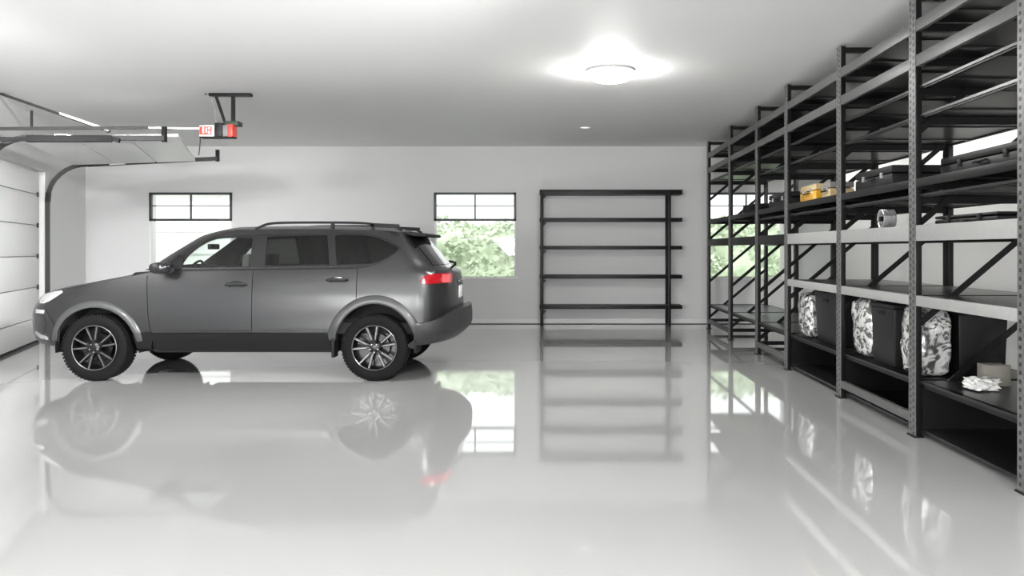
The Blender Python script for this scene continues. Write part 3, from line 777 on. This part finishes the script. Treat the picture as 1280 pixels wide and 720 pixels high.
# front corner of the bumper
bl = [p for p in arcF if p[0] < FWX and p[1] < seam[0][1] + .005][::-1]
zlow = .375
fbp = [(seam[0][0] - G, seam[0][1] - G)] + [(p[0] - G, p[1] - G) for p in seam[1:]] + [(-5.705, hood_z(-5.70) - .055)]
zz = hood_z(-5.7) - .06
while zz > zlow: fbp.append((xjoint(zz, UJ), zz)); zz -= .05
fbp.append((xjoint(zlow, UJ), zlow)); fbp.append((-5.43, zlow - .01)); fbp += [(p[0] - .002, p[1]) for p in bl[0:] if p[1] > zlow]
patch('bumper_corner', fbp, M['paint'], car)

def wrap(name, mat, front, z0, z1, u0, u1, nt=24, nz=14, off=0.0, tab=None, zfun0=None, zfun1=None, smooth_=True, label=None, inset=0):
    """surface across the nose or tail from the near side round to the far side; u = depth into the corner where it starts"""
    mb = MB(); cols = []
    for i in range(2 * nt + 1):
        s_ = i / nt - 1                             # -1..1 near..far
        col_ = []
        for j in range(nz + 1):
            v = j / nz; zz0 = zfun0(abs(s_)) if zfun0 else z0; zz1 = zfun1(abs(s_)) if zfun1 else z1
            z = zz0 + (zz1 - zz0) * v
            if tab: b_ = interp(tab[0], z); L_, n_ = tab[1], tab[2]
            else:
                a, La, na, b, Lb, nb_ = ends(z)
                b_, L_, n_ = (a, La, na) if front else (b, Lb, nb_)
            u = u0; tmax = math.acos(u ** (n_ / 2)); t = tmax * abs(s_)
            uu = math.cos(t) ** (2 / n_); yy = (Wd(z) + off) * math.sin(t) ** (2 / n_)
            x = b_ + L_ * (1 - uu) - off if front else b_ - L_ * (1 - uu) + off
            col_.append(Vector((x, YC + (yy if s_ > 0 else -yy), z)))
        cols.append(col_)
    n = nz + 1; vs = [p for c in cols for p in c]; fs = [(i * n + j, (i + 1) * n + j, (i + 1) * n + j + 1, i * n + j + 1) for i in range(2 * nt) for j in range(nz)]
    if front: fs = [tuple(reversed(f)) for f in fs]
    return mb.add(vs, fs).build(name, mat, car, smooth=True, fix=False, sharp=60, label=label), cols
zn = hood_z(-5.70)
fas, _ = wrap('front_bumper', M['paint'], True, .36, zn - .055, UJ, 0)
wrap('grille', M['gloss_black'], True, .62, .90, .955, 0, off=.012, nz=8)
wrap('lower_grille', M['gloss_black'], True, .40, .54, .93, 0, off=.010, nz=5)
# headlights: flank patch wrapping the corner
patch('headlight', SP([(49.5, 379), (51, 372.5), (57, 367.2), (66, 364.4), (77, 362.6), (79, 365.5), (71, 371), (62, 376.5), (55, 379.5)]), M['headlight'], car, off=.006, step=.02)
patch('fog_light', SP([(45, 386), (56, 387.5), (55, 392), (45, 391)]), M['headlight'], car, off=.006, step=.02)
patch('air_intake', SP([(46, 394), (55, 395), (58, 404), (55, 417), (49, 414), (46, 405)]), M['gloss_black'], car, off=.004, step=.02)
patch('bumper_trim', SP([(45, 413), (52, 418), (60, 421), (61, 425), (51, 423), (44.5, 417)]), M['silver'], car, off=.007, step=.02)
# hood
def top_surface(name, mat, xs, edge_z, crown, parent, nv=20, expo=2.2, dz=0.0, yscale=1.0, zh=None, label=None):
    mb = MB(); n = nv + 1; vs = []
    for x in xs:
        ze = edge_z(x); yh = Yh(x, (zh(x) if zh else ze), .02) * yscale
        for j in range(n):
            v = -1 + 2 * j / nv; v = math.copysign(1 - (1 - abs(v)) ** 1.35, v) if True else v
            vs.append(Vector((x, YC + v * yh, ze + dz + crown(x) * (1 - abs(v) ** expo))))
    fs = [(i * n + j, i * n + j + 1, (i + 1) * n + j + 1, (i + 1) * n + j) for i in range(len(xs) - 1) for j in range(nv)]
    return mb.add(vs, fs).build(name, mat, parent, smooth=True, fix=True, sharp=60, label=label)
xnose = interp(XFL, zn)
hx = [xnose + .002 + (-5.70 - xnose) * (k / 10) ** 1.6 for k in range(11)] + [-5.70 + ((xd0 + .12) + 5.70) * k / 22 for k in range(1, 23)]
top_surface('hood', M['paint'], hx, lambda x: (hood_z(x) if x > -5.70 else zn - .05 * max(0, (-5.70 - x) / .3)) , lambda x: .055 if x > -5.6 else .03 + .025 * max(0, 1 - (-5.6 - x) / .3), car, zh=lambda x: min(1.2, hood_z(max(x, -5.7))))
# doors up to the belt line
beltz = [(183, 341), (200, 338), (222, 337.2), (314, 336.6), (330, 336.2), (446, 335.5)]
def belt(x):
    return interp(BT, x)
BT = sorted(SP(beltz))
zd = belt(xd1) - .004
door1 = [(p[0] + G, p[1]) for p in SP([(184, 346), (184, 372), (185.6, 400.6), (189, 416)])]
door1 = [(side(184, 341)[0] + G, belt(side(184, 341)[0]) - .004)] + door1 + [(side(190, 420)[0] + G, zclad + G)]
door1 += [(xd1 - G, zclad + G)] + [(xd1 - G - (xd1 - side(184, 341)[0]) * k / 8, belt(xd1 - (xd1 - side(184, 341)[0]) * k / 8) - .004) for k in range(8)]
patch('front_door', door1, M['paint'], car)
arcR = arc_between(RWX, AR, .44, .50)
fl0 = RWX - .56                                   # flare outer radius start
def flare_pt(cx, r, ang, e): a = math.radians(ang); return (cx + (r[0] + e) * math.cos(a), WR + (r[1] + e) * math.sin(a))
door2 = [(xd1 + G, belt(xd1) - .004), (xd1 + G, zclad + G)]
seg = [flare_pt(RWX, AR, a, .03) for a in range(168, 92, -4)]
seg = [p for p in seg if p[0] < xd2 - .01 and p[1] > zclad]
door2 += [(seg[0][0], zclad + G)] + seg + [(xd2 - G, seg[-1][1] + .005)] + [(xd2 - G - (xd2 - xd1) * k / 7, belt(xd2 - (xd2 - xd1) * k / 7) - .004) for k in range(7)]
patch('rear_door', door2, M['paint'], car)
# lower cladding / sill
sill = [(side(190, 420)[0] + .005, zclad - G), (side(190, 420)[0] + .005, zsill + .03), (side(200, 437)[0], zsill), (side(405, 437)[0], zsill), (side(413, 437)[0] + .01, zsill + .01)]
sg = [flare_pt(RWX, AR, a, .012) for a in range(176, 150, -3)]; sg = [p for p in sg if p[1] < zclad - .01 and p[1] > zsill + .02]
sill += sg + [(sg[-1][0] - .0, zclad - G)]
patch('sill_cladding', sill, M['cladding'], car, off=.006, th=.03)
patch('fender_cladding', SP([(166, 419), (174, 416), (189, 414.5), (192, 418), (189, 436), (172, 436)]), M['cladding'], car, off=.004)
# rocker underneath
mb = MB().box(side(190, 430)[0], side(412, 430)[0], YC - .86, YC + .86, .30, .50); mb.build('underbody', M['gap'], car)
MB().box(FWX - .50, side(190, 430)[0], YC - .60, YC + .60, .28, .62).build('chassis', M['gap'], car)
MB().box(RWX - .55, -1.55, YC - .58, YC + .58, .38, .62).build('rear_axle', M['gap'], car)
# quarter panel with D pillar, roof side rail and A pillar in one piece
roof_px = [(262, 293.0), (268, 290.2), (275, 288.6), (290, 287.6), (320, 286.8), (364, 286.2), (400, 286.3), (428, 286.8), (456, 287.5), (476, 288.2), (496, 289.6), (510, 291.2), (522, 293)]
RT = sorted(SP(roof_px))
def roof_z(x): return interp(RT, x)
dlo = SP(curve([(213.5, 334.5), (222, 325.5), (236, 314.5), (250, 304.5), (260, 299.2), (270, 296.6), (290, 295), (316, 293.6), (350, 292.6), (400, 291.8), (440, 291.6), (462, 292.8), (480, 297.5), (494, 305), (502, 311.5)], 4)[:-1] + curve([(502, 311.5), (492, 319.5), (480, 327), (466, 331.5), (450, 333)], 4)[:-1] + [(450, 333), (420, 333.2), (330, 334.4), (260, 335.2)])
UA = .80
top = []
xa = [xjoint(z, UA) for z in (1.215, 1.30, 1.40, 1.50, 1.56, 1.60)]
zA = (1.215, 1.30, 1.40, 1.50, 1.56, 1.60)
zr_front = roof_z(RT[0][0])
ap = [(xjoint(BELT + .008 + (zr_front - BELT - .02) * k / 14, UA), BELT + .008 + (zr_front - BELT - .02) * k / 14) for k in range(15)]
xr1 = xjoint_r(roof_z(RT[-1][0]) - .01, .7)
rl_ = [(RT[0][0] + .02 + (xr1 - RT[0][0] - .02) * k / 40, roof_z(RT[0][0] + .02 + (xr1 - RT[0][0] - .02) * k / 40)) for k in range(41)]
tail_e = []
zq = roof_z(xr1) - .02; zb0 = .625
while zq > zb0 + .02: tail_e.append((xjoint_r(zq, .7), zq)); zq -= .035
arr = [flare_pt(RWX, AR, a, .01) for a in range(20, 96, 4)]; arr = [p for p in arr if p[0] > xd2 + .01 and p[1] > zb0]
q = ap + rl_ + tail_e + [(xjoint_r(zb0, .7), zb0)] + [(arr[0][0] + .002, zb0)] + arr
q += [(xd2 + G, arr[-1][1] + .003)] + [(xd2 + G, belt(xd2) - .002)] + [(xd2 - .003 - (xd2 - xa[0]) * k / 14, belt(xd2 - (xd2 - xa[0]) * k / 14) + .003) for k in range(14)]
patch('quarter_panel', q, M['paint'], car, holes=[dlo])
# black trim with three panes
g1 = SP(curve([(226, 333.8), (233, 322), (245, 311.5), (257, 304), (266, 300.2), (276, 298.2), (300, 297), (315.5, 296.5)], 3) + [(312.5, 333.4)])
g2 = SP([(331, 332.2), (334, 296), (372, 294.6), (409, 294.0), (412, 331)])
g3 = SP(curve([(421, 331), (419, 306), (420.5, 294.2), (440, 293.8), (462, 295.2), (480, 300.5), (492, 307), (498, 311.8), (488, 319.5), (476, 326), (462, 330)], 3))
def shrink(poly, d):
    c = Vector((sum(p[0] for p in poly) / len(poly), sum(p[1] for p in poly) / len(poly)))
    return [tuple(c + (Vector(p) - c) * (1 - d / max(.05, (Vector(p) - c).length))) for p in poly]
patch('window_trim', shrink(dlo, .002), M['gloss_black'], car, off=-.006, holes=[g1, g2, g3], th=.02)
patch('front_door_glass', shrink(g1, -.004), M['car_glass'], car, off=-.012, th=.003)
patch('rear_door_glass', shrink(g2, -.004), M['car_glass_dark'], car, off=-.010, th=.003)
patch('quarter_glass', shrink(g3, -.004), M['car_glass_dark'], car, off=-.010, th=.003)
# belt moulding
patch('belt_moulding', SP([(206, 338.2), (240, 336.8), (330, 335.8), (440, 334.2), (462, 332.3), (462, 333.8), (440, 336), (330, 337.6), (240, 338.5), (208, 340)]), M['matte_black'], car, off=.004, th=.01)
# roof
a_, La_, na_, b_, Lb_, nb2 = ends(1.62)
zf0 = RT[0][1]; 
xsf = interp(XFG, zf0) + .004; xsr = interp(XRG, RT[-1][1]) - .01
xx = []
for k in range(12): xx.append(xsf + (RT[0][0] - xsf) * (k / 12) ** 1.7)
for k in range(30): xx.append(RT[0][0] + (xr1 - RT[0][0]) * k / 29)
for k in range(1, 10): xx.append(xr1 + (xsr - xr1) * (1 - (1 - k / 9) ** 1.7))
top_surface('roof', M['paint'], xx, roof_z, lambda x: .05 * min(1, max(.15, (x - xsf) / .4)) * min(1, max(.15, (xsr - x) / .3)), car, expo=2.6)
# windshield and tail
wrap('windshield', M['car_glass'], True, BELT + .002, zf0 - .004, UA, 0)
mb = MB(); mb.box(side(184, 340)[0] - .05, side(222, 336)[0] + .2, YC - .84, YC + .84, 1.08, 1.155); mb.build('cowl', M['matte_black'], car)
wrap('tailgate', M['paint'], False, .60, BELT + .01, .7, 0)
wrap('tailgate_window_surround', M['gloss_black'], False, BELT + .01, roof_z(RT[-1][0]) - .0, .7, 0)
wrap('rear_window', M['gloss_black'], False, BELT + .045, 1.585, .80, 0, off=.006)
# taillight (red) with a paler lens
tl = SP([(525, 351.5), (529, 346.2), (533, 343.6), (550, 341.6), (565.5, 340.6), (566.5, 346), (565.5, 353), (550, 354), (531, 355.4)])
t_ = patch('taillight', tl, M['tail_red'], car, off=.012, step=.018, th=.02)
pk = SP([(553, 342.6), (564.5, 341.8), (565, 346), (564.5, 352.2), (553, 353)])
for a, o in zip(patch('lens', pk, M['tail_pink'], car, off=.022, step=.018, th=.008, label='pale pink-red lens'), t_):
    a.parent = o
# body crease on the tail corner, plate
mb = MB(); zc = 1.0; xr_ = interp(XRL, .93) + .006
mb.box(xr_ - .004, xr_ + .008, YC - .22, YC + .10, .86, 1.0); mb.build('license_plate', M['plate'], car, bevel=.003, label='white licence plate')
MB().box(xr_ - .02, xr_ + .012, YC - .20, YC + .20, 1.04, 1.065).build('tailgate_handle', M['gloss_black'], car, bevel=.005)
# rear bumper: side pieces + wrap
xb0 = side(518, 420)[0]; LB, NB = .42, 2.6
def bump_col(z): return interp(BUMP, z)
mb = MB(); cols = []
zt_side = side(535, 404)[1]
K = [0, .25, .5, .75, .98]
def bcol(sg, kind, s_):
    out = []
    for j in range(11):
        v = j / 10
        if kind == 'x':
            x_end = bump_col(.6) - LB; x = xb0 + (x_end - xb0) * s_; zl = .345 + .03 * s_; zh = zt_side + .01 * s_
            z = zl + (zh - zl) * v; xe = bump_col(z) - LB; xx_ = xb0 + (xe - xb0) * s_
            y = Wd(z) + .022 - (.02 if v == 1 else 0)
            out.append(Vector((xx_, YC + sg * y, z)))
        else:
            t = PI / 2 * (1 - s_); zl = .375 + .05 * s_; zh = zt_side + .01 + .125 * min(1, s_ * 1.9) ** 1.2
            z = zl + (zh - zl) * v; xe = bump_col(z); uu = math.cos(t) ** (2 / NB); y = (Wd(z) + .022) * math.sin(t) ** (2 / NB)
            out.append(Vector((xe - LB * (1 - uu), YC + sg * y, z)))
    return out
for k in range(9): cols.append(bcol(-1, 'x', k / 8))
for k in range(1, 25): cols.append(bcol(-1, 't', k / 24))
for k in range(23, 0, -1): cols.append(bcol(1, 't', k / 24))
for k in range(8, -1, -1): cols.append(bcol(1, 'x', k / 8))
n = 11; vs = [p for c in cols for p in c]; fs = [(i * n + j, (i + 1) * n + j, (i + 1) * n + j + 1, i * n + j + 1) for i in range(len(cols) - 1) for j in range(n - 1)]
# top ledge going inward
m0 = len(vs)
for c in cols:
    p = c[-1]; d = Vector((-1.6 - p.x, YC - p.y, 0)); d.normalize(); vs.append(p + d * .14 + Vector((0, 0, -.015)))
for c in cols:
    p = c[0]; d = Vector((-1.6 - p.x, YC - p.y, 0)); d.normalize(); vs.append(p + d * .2 + Vector((0, 0, 0)))
nc = len(cols)
for i in range(nc - 1): fs.append((i * n + n - 1, (i + 1) * n + n - 1, m0 + i + 1, m0 + i)); fs.append((m0 + nc + i, m0 + nc + i + 1, (i + 1) * n, i * n))
rb = MB().add(vs, fs).build('rear_bumper', M['cladding'], car, smooth=True, fix=False, sharp=35)
rb.data.materials.clear(); rb.data.materials.append(pbr('bumper_grey', (.026, .026, .027), .45, spec=.35, metal=0, var=.05))
# upper painted lip of the bumper
patch('bumper_lip', SP([(520, 404.2), (545, 403), (562, 400.8), (563, 403.2), (546, 405.6), (520, 406.4)]), M['paint'], car, off=.030, th=.02, step=.02)
# inner dark shell behind the panels (with wheel openings)
shell = [(-5.6, .50), (-5.6, .95), (-5.2, 1.0), (-4.4, 1.1), (-4.2, 1.15), (-1.5, 1.15), (-1.30, 1.1), (-1.28, .66), (RWX + .5, .5)] + [flare_pt(RWX, AR, a, .015) for a in range(15, 166, 6)] + [(RWX - .5, .36), (FWX + .5, .36)] + [flare_pt(FWX, AF, a, .015) for a in range(15, 166, 6)]
patch('inner_shell', shell, M['gap'], car, off=-.03, step=.08, th=.02)
# wheel arch liners
def liner(cx, r):
    for sg in (-1, 1):
        mb = MB(); pts = ell(cx, r[0] + .012, r[1] + .012, -8, 188, 30); n = len(pts); vs = []
        for y in (.915, .62):
            for p in pts: vs.append((p[0], YC + sg * y, max(p[1], .22)))
        fs = [(i, i + 1, n + i + 1, n + i) for i in range(n - 1)]
        vs.append((cx, YC + sg * .62, WR)); c = len(vs) - 1
        fs += [(n + i, n + i + 1, c) for i in range(n - 1)]
        mb.add(vs, fs).build('wheel_arch_liner', M['gap'], car, fix=False)
liner(FWX, AF); liner(RWX, AR)
# flares
def flare(cx, r, a0, a1, w_, bulge, name='wheel_arch_flare'):
    for sg in (-1, 1):
        prof = [(-.0, -.05), (0, bulge * .75), (.18, bulge), (.6, bulge * .85), (.86, bulge * .35), (1.0, -.003)]
        vs = []; N_ = 44
        for i in range(N_ + 1):
            a = math.radians(a0 + (a1 - a0) * i / N_); k = min(1, min(i, N_ - i) / 6 + .25)
            for f, o in prof:
                e = w_ * f; x = cx + (r[0] + e) * math.cos(a); z = WR + (r[1] + e) * math.sin(a)
                h = Yh(x, max(z, .3)); vs.append(Vector((x, YC + sg * (h + (o * k if o > 0 else o)), z)))
        n = len(prof); fs = [(i * n + j, (i + 1) * n + j, (i + 1) * n + j + 1, i * n + j + 1) for i in range(N_) for j in range(n - 1)]
        if sg > 0: fs = [tuple(reversed(f)) for f in fs]
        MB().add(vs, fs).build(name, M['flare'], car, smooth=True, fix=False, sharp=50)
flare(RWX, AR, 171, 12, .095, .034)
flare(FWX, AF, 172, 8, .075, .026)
# mud flaps
for sg in (-1, 1):
    MB().box(RWX - .47, RWX - .44, YC + sg * .86 - .09, YC + sg * .86 + .09, .25, .46).build('mud_flap', M['matte_black'], car, bevel=.006)
    MB().box(RWX + .42, RWX + .45, YC + sg * .86 - .09, YC + sg * .86 + .09, .30, .46).build('mud_flap', M['matte_black'], car, bevel=.006)
# door handles
for px, py in ((295.5, 356), (421.5, 350.5)):
    x, z = side(px, py)
    for sg in (-1, 1):
        h = Yh(x, z)
        cup = MB(); 
        cup.lathe([(.001, 0), (.075, .002), (.085, -.004)], (x, YC + sg * (h + .001), z), axis='Y', n=28)
        for v in cup.v: v.z = z + (v.z - z) * .5
        hd = MB().tube([(x - .115, YC + sg * (h + .004), z + .004), (x - .09, YC + sg * (h + .035), z + .008), (x, YC + sg * (h + .045), z + .010), (x + .09, YC + sg * (h + .035), z + .008), (x + .115, YC + sg * (h + .004), z + .004)], [.012, .018, .02, .018, .012], 10)
        ho = hd.build('door_handle', M['paint'], car, smooth=True)
        cup.build('recess', M['gloss_black'], ho, smooth=True, fix=False)
# crease lines along the doors (pressed rib)
patch('door_crease', SP([(196, 411.8), (314, 412.6), (405, 411.5), (405, 413.6), (314, 415), (196, 414.2)]), M['paint'], car, off=.010, th=.012, step=.03)
# mirror
for sg in (-1, 1):
    x, z = side(213, 336); h = Yh(x, 1.19)
    mb = MB(); rings = []
    c = Vector((x, 0, z - .0))
    prof = [(0.0, .02, .02), (.02, .085, .045), (.07, .115, .062), (.14, .115, .066), (.19, .09, .055), (.205, .03, .02)]
    vs = []; N_ = 20
    for yo, rx, rz in prof:
        for j in range(N_):
            a = 2 * PI * j / N_; ca, sa = math.cos(a), math.sin(a)
            vs.append(Vector((x + .0 + rx * math.copysign(abs(ca) ** .75, ca) - yo * .10, YC + sg * (h + .06 + yo), z + .005 + rz * math.copysign(abs(sa) ** .8, sa) + yo * .05)))
    fs = [(i * N_ + j, i * N_ + (j + 1) % N_, (i + 1) * N_ + (j + 1) % N_, (i + 1) * N_ + j) for i in range(len(prof) - 1) for j in range(N_)] + [tuple(range(N_)), tuple(reversed(range((len(prof) - 1) * N_, len(prof) * N_)))]
    mo = MB().add(vs, fs).build('side_mirror', M['gloss_black'], car, smooth=True, sharp=50)
    MB().bar((x - .02, YC + sg * (h - .03), z - .025), (x, YC + sg * (h + .09), z - .02), .10, .035).build('mirror_arm', M['matte_black'], mo, bevel=.008)
# black sail triangle
patch('mirror_sail', SP([(203, 338), (214, 327), (225, 317.5), (229.5, 322), (228, 336.5)]), M['matte_black'], car, off=.004, th=.02)
# roof rails
for sg in (-1, 1):
    def RP(px, py, yo=.69): Y = YC - yo; v = P(px, py, Y); return Vector((v.x, YC + sg * yo, v.z))
    pts = [RP(a, b) for a, b in curve([(320, 286.5), (328, 282.6), (338, 279.6), (360, 278.4), (412, 278.2), (450, 278.8), (470, 280.6), (490, 282.6), (502, 288)], 5)]
    rr = MB(); 
    for i in range(len(pts) - 1): rr.bar(pts[i], pts[i + 1] + (pts[i + 1] - pts[i]) * .1, .03, .026)
    rro = rr.build('roof_rail', M['matte_black'], car)
    for px in (416, 466):
        a = RP(px, 279.5); MB().bar(a, a + Vector((0, 0, -.08)), .05, .03).build('rail_foot', M['matte_black'], rro)
    a, b = RP(463, 281.2), RP(499, 283.0); MB().bar(a, b, .05, .045).build('rail_end', M['matte_black'], rro, bevel=.006)
# spoiler
a = [P(px, py, 9.35) for px, py in ((503, 289.6), (514, 289.4), (531, 291.6), (533.5, 293.6), (531, 295.6), (517, 295.2), (505, 292))]
MB().prism([(p.x, p.z) for p in a], 'Y', YC - .60, YC + .60).build('spoiler', M['matte_black'], car, bevel=.006)
# rear wiper
a = P(566, 331.5, 9.8); mb = MB(); mb.tube([a + Vector((-.02, 0, -.03)), a + Vector((.03, 0, .01)), a + Vector((.05, -.2, .035)), a + Vector((.01, -.34, .05))], .014, 8); mb.build('rear_wiper', M['matte_black'], car, smooth=True)
# interior
def bodyish(x0, x1, y0, y1, z0, z1, lean=0):
    mb = MB().box(x0, x1, y0, y1, z0, z1)
    for v in mb.v: v.x += (v.z - z0) * lean
    return mb
def seat(xc, yc, w_=.5, z1=1.33):
    st = bodyish(xc + .18, xc + .30, yc - w_ / 2, yc + w_ / 2, .72, z1, .28).build('seat', M['seat'], car, bevel=.04)
    bodyish(xc - .30, xc + .26, yc - w_ / 2, yc + w_ / 2, .62, .78).build('cushion', M['seat'], st, bevel=.04)
    bodyish(xc + .36, xc + .45, yc - .14, yc + .14, z1 + .00, z1 + .17, .1).build('headrest', M['seat'], st, bevel=.035)
for yy in (YC - .38, YC + .38): seat(side(284, 340)[0] - .36, yy, .48, 1.20)
for yy in (YC - .36, YC + .36): seat(side(395, 340)[0] - .36, yy, .62, 1.22)
MB().prism([(side(186, 0)[0] + .05, .75), (side(228, 0)[0] + .05, .75), (side(236, 0)[0] + .02, 1.06), (side(226, 0)[0], 1.19), (side(196, 0)[0], 1.17), (side(186, 0)[0], 1.08)], 'Y', YC - .80, YC + .80).build('dashboard', M['matte_black'], car, bevel=.02)
sc_ = Vector((side(246, 0)[0], YC - .38, 1.12)); mb = MB(); pts = []
for k in range(28):
    a = 2 * PI * k / 28; pts.append(sc_ + Vector((.08 * math.sin(a), .185 * math.cos(a), .17 * math.sin(a))))
sw = mb.tube(pts, .015, 8, closed=True).build('steering_wheel', M['matte_black'], car, smooth=True)
MB().tube([sc_, sc_ + Vector((-.22, 0, -.1))], .03, 10).bar(sc_ + Vector((0, -.17, 0)), sc_ + Vector((0, .17, 0)), .04, .03).build('steering_column', M['matte_black'], sw)
a = P(256, 308, 9.7); MB().box(a.x - .02, a.x + .03, YC - .12, YC + .12, a.z - .035, a.z + .03).build('interior_mirror', M['matte_black'], car, bevel=.01)
MB().box(-4.35, -1.5, YC - .84, YC + .84, .50, .62).build('cabin_floor', M['gap'], car)
# wheels
def wheel(cx, sg):
    c = Vector((cx, YC + sg * .86, WR)); o = .115   # centre plane, half width
    def yy(v): return sg * v
    tp = [(.244, -.10), (.262, -.110), (.32, -.115), (.345, -.102), (.358, -.075), (.361, -.04), (.361, .04), (.358, .075), (.345, .102), (.32, .115), (.262, .110), (.244, .10)]
    tm = MB().lathe([(r, yy(h)) for r, h in tp], c, 'Y', 72)
    for k in range(60):      # tread blocks at the shoulder
        a = 2 * PI * k / 60
        for h in (-.085, .085):
            ca, sa = math.cos(a), math.sin(a); rad = Vector((ca, 0, sa)); tn = Vector((-sa, 0, ca))
            p = c + rad * .350 + Vector((0, h, 0))
            tm.bar(p - tn * .011, p + tn * .011, .045, .016, up=rad)
    w_ = tm.build('wheel', M['rubber'], car, org=c, smooth=True)
    rm = MB().lathe([(.248, yy(.103)), (.244, yy(.112)), (.234, yy(.108)), (.227, yy(.085)), (.218, yy(.02)), (.212, yy(-.06)), (.224, yy(-.10)), (.248, yy(-.103))], c, 'Y', 64)
    rm.lathe([(.001, yy(-.03)), (.216, yy(-.03)), (.216, yy(-.035)), (.001, yy(-.035))], c, 'Y', 48)
    rm.build('rim', M['rim_black'], w_, smooth=True)
    MB().lathe([(.245, yy(.1135)), (.240, yy(.116)), (.234, yy(.1125))], c, 'Y', 64).build('rim_lip', pbr('lip', (.12, .12, .12), .3, metal=.7, var=.05) if 'lip' not in bpy.data.materials else bpy.data.materials['lip'], w_, smooth=True)
    MB().lathe([(.001, yy(.018)), (.15, yy(.018)), (.155, yy(.0)), (.001, yy(0))], c, 'Y', 48).build('brake_disc', M['rim_black'], w_, smooth=True)
    for k in range(5):
        a0 = 2 * PI * k / 5 + PI / 2 + .12
        sp_ = MB(); fc = MB()
        for da, db in ((-.10, -.25), (.10, .25)):
            r0, r1 = .05, .233
            p0 = Vector((math.cos(a0 + da * 1.6) * r0, yy(.088), math.sin(a0 + da * 1.6) * r0)); p1 = Vector((math.cos(a0 + db) * r1, yy(.098), math.sin(a0 + db) * r1))
            sp_.bar(c + p0, c + p1, .030, .034, up=(0, 1, 0))
            q0 = p0.lerp(p1, .22) + Vector((0, yy(.019), 0)); q1 = p0.lerp(p1, .97) + Vector((0, yy(.019), 0))
            fc.bar(c + q0, c + q1, .011, .004, up=(0, 1, 0))
        so_ = sp_.build('spoke', M['rim_black'], w_, bevel=.005)
        fc.build('spoke_face', M['machined'], w_, label='bright machined spoke edge')
    MB().lathe([(.06, yy(.07)), (.058, yy(.112)), (.035, yy(.122)), (.001, yy(.123))], c, 'Y', 32).build('hub_cap', M['rim_black'], w_, smooth=True)
    nb_ = MB()
    for k in range(5):
        a = 2 * PI * (k + .5) / 5 + PI / 2; p = c + Vector((math.cos(a) * .045, yy(.12), math.sin(a) * .045)); nb_.lathe([(.001, yy(.006)), (.007, yy(.006)), (.007, yy(-.01))], p, 'Y', 8)
    nb_.build('lug_nuts', M['silver'], w_)
    return w_
for cx in (FWX, RWX):
    for sg in (-1, 1): wheel(cx, sg)

# ------------------------------------------------------------------ render settings
scene.view_settings.view_transform = 'Standard'; scene.view_settings.look = 'None'
scene.view_settings.exposure = 0.34; scene.view_settings.gamma = 1; scene.view_settings.use_curve_mapping = False
cy = scene.cycles; cy.use_denoising = True; cy.max_bounces = 10; cy.diffuse_bounces = 5; cy.glossy_bounces = 5; cy.transparent_max_bounces = 16
cy.caustics_reflective = False; cy.caustics_refractive = False; cy.sample_clamp_indirect = 6
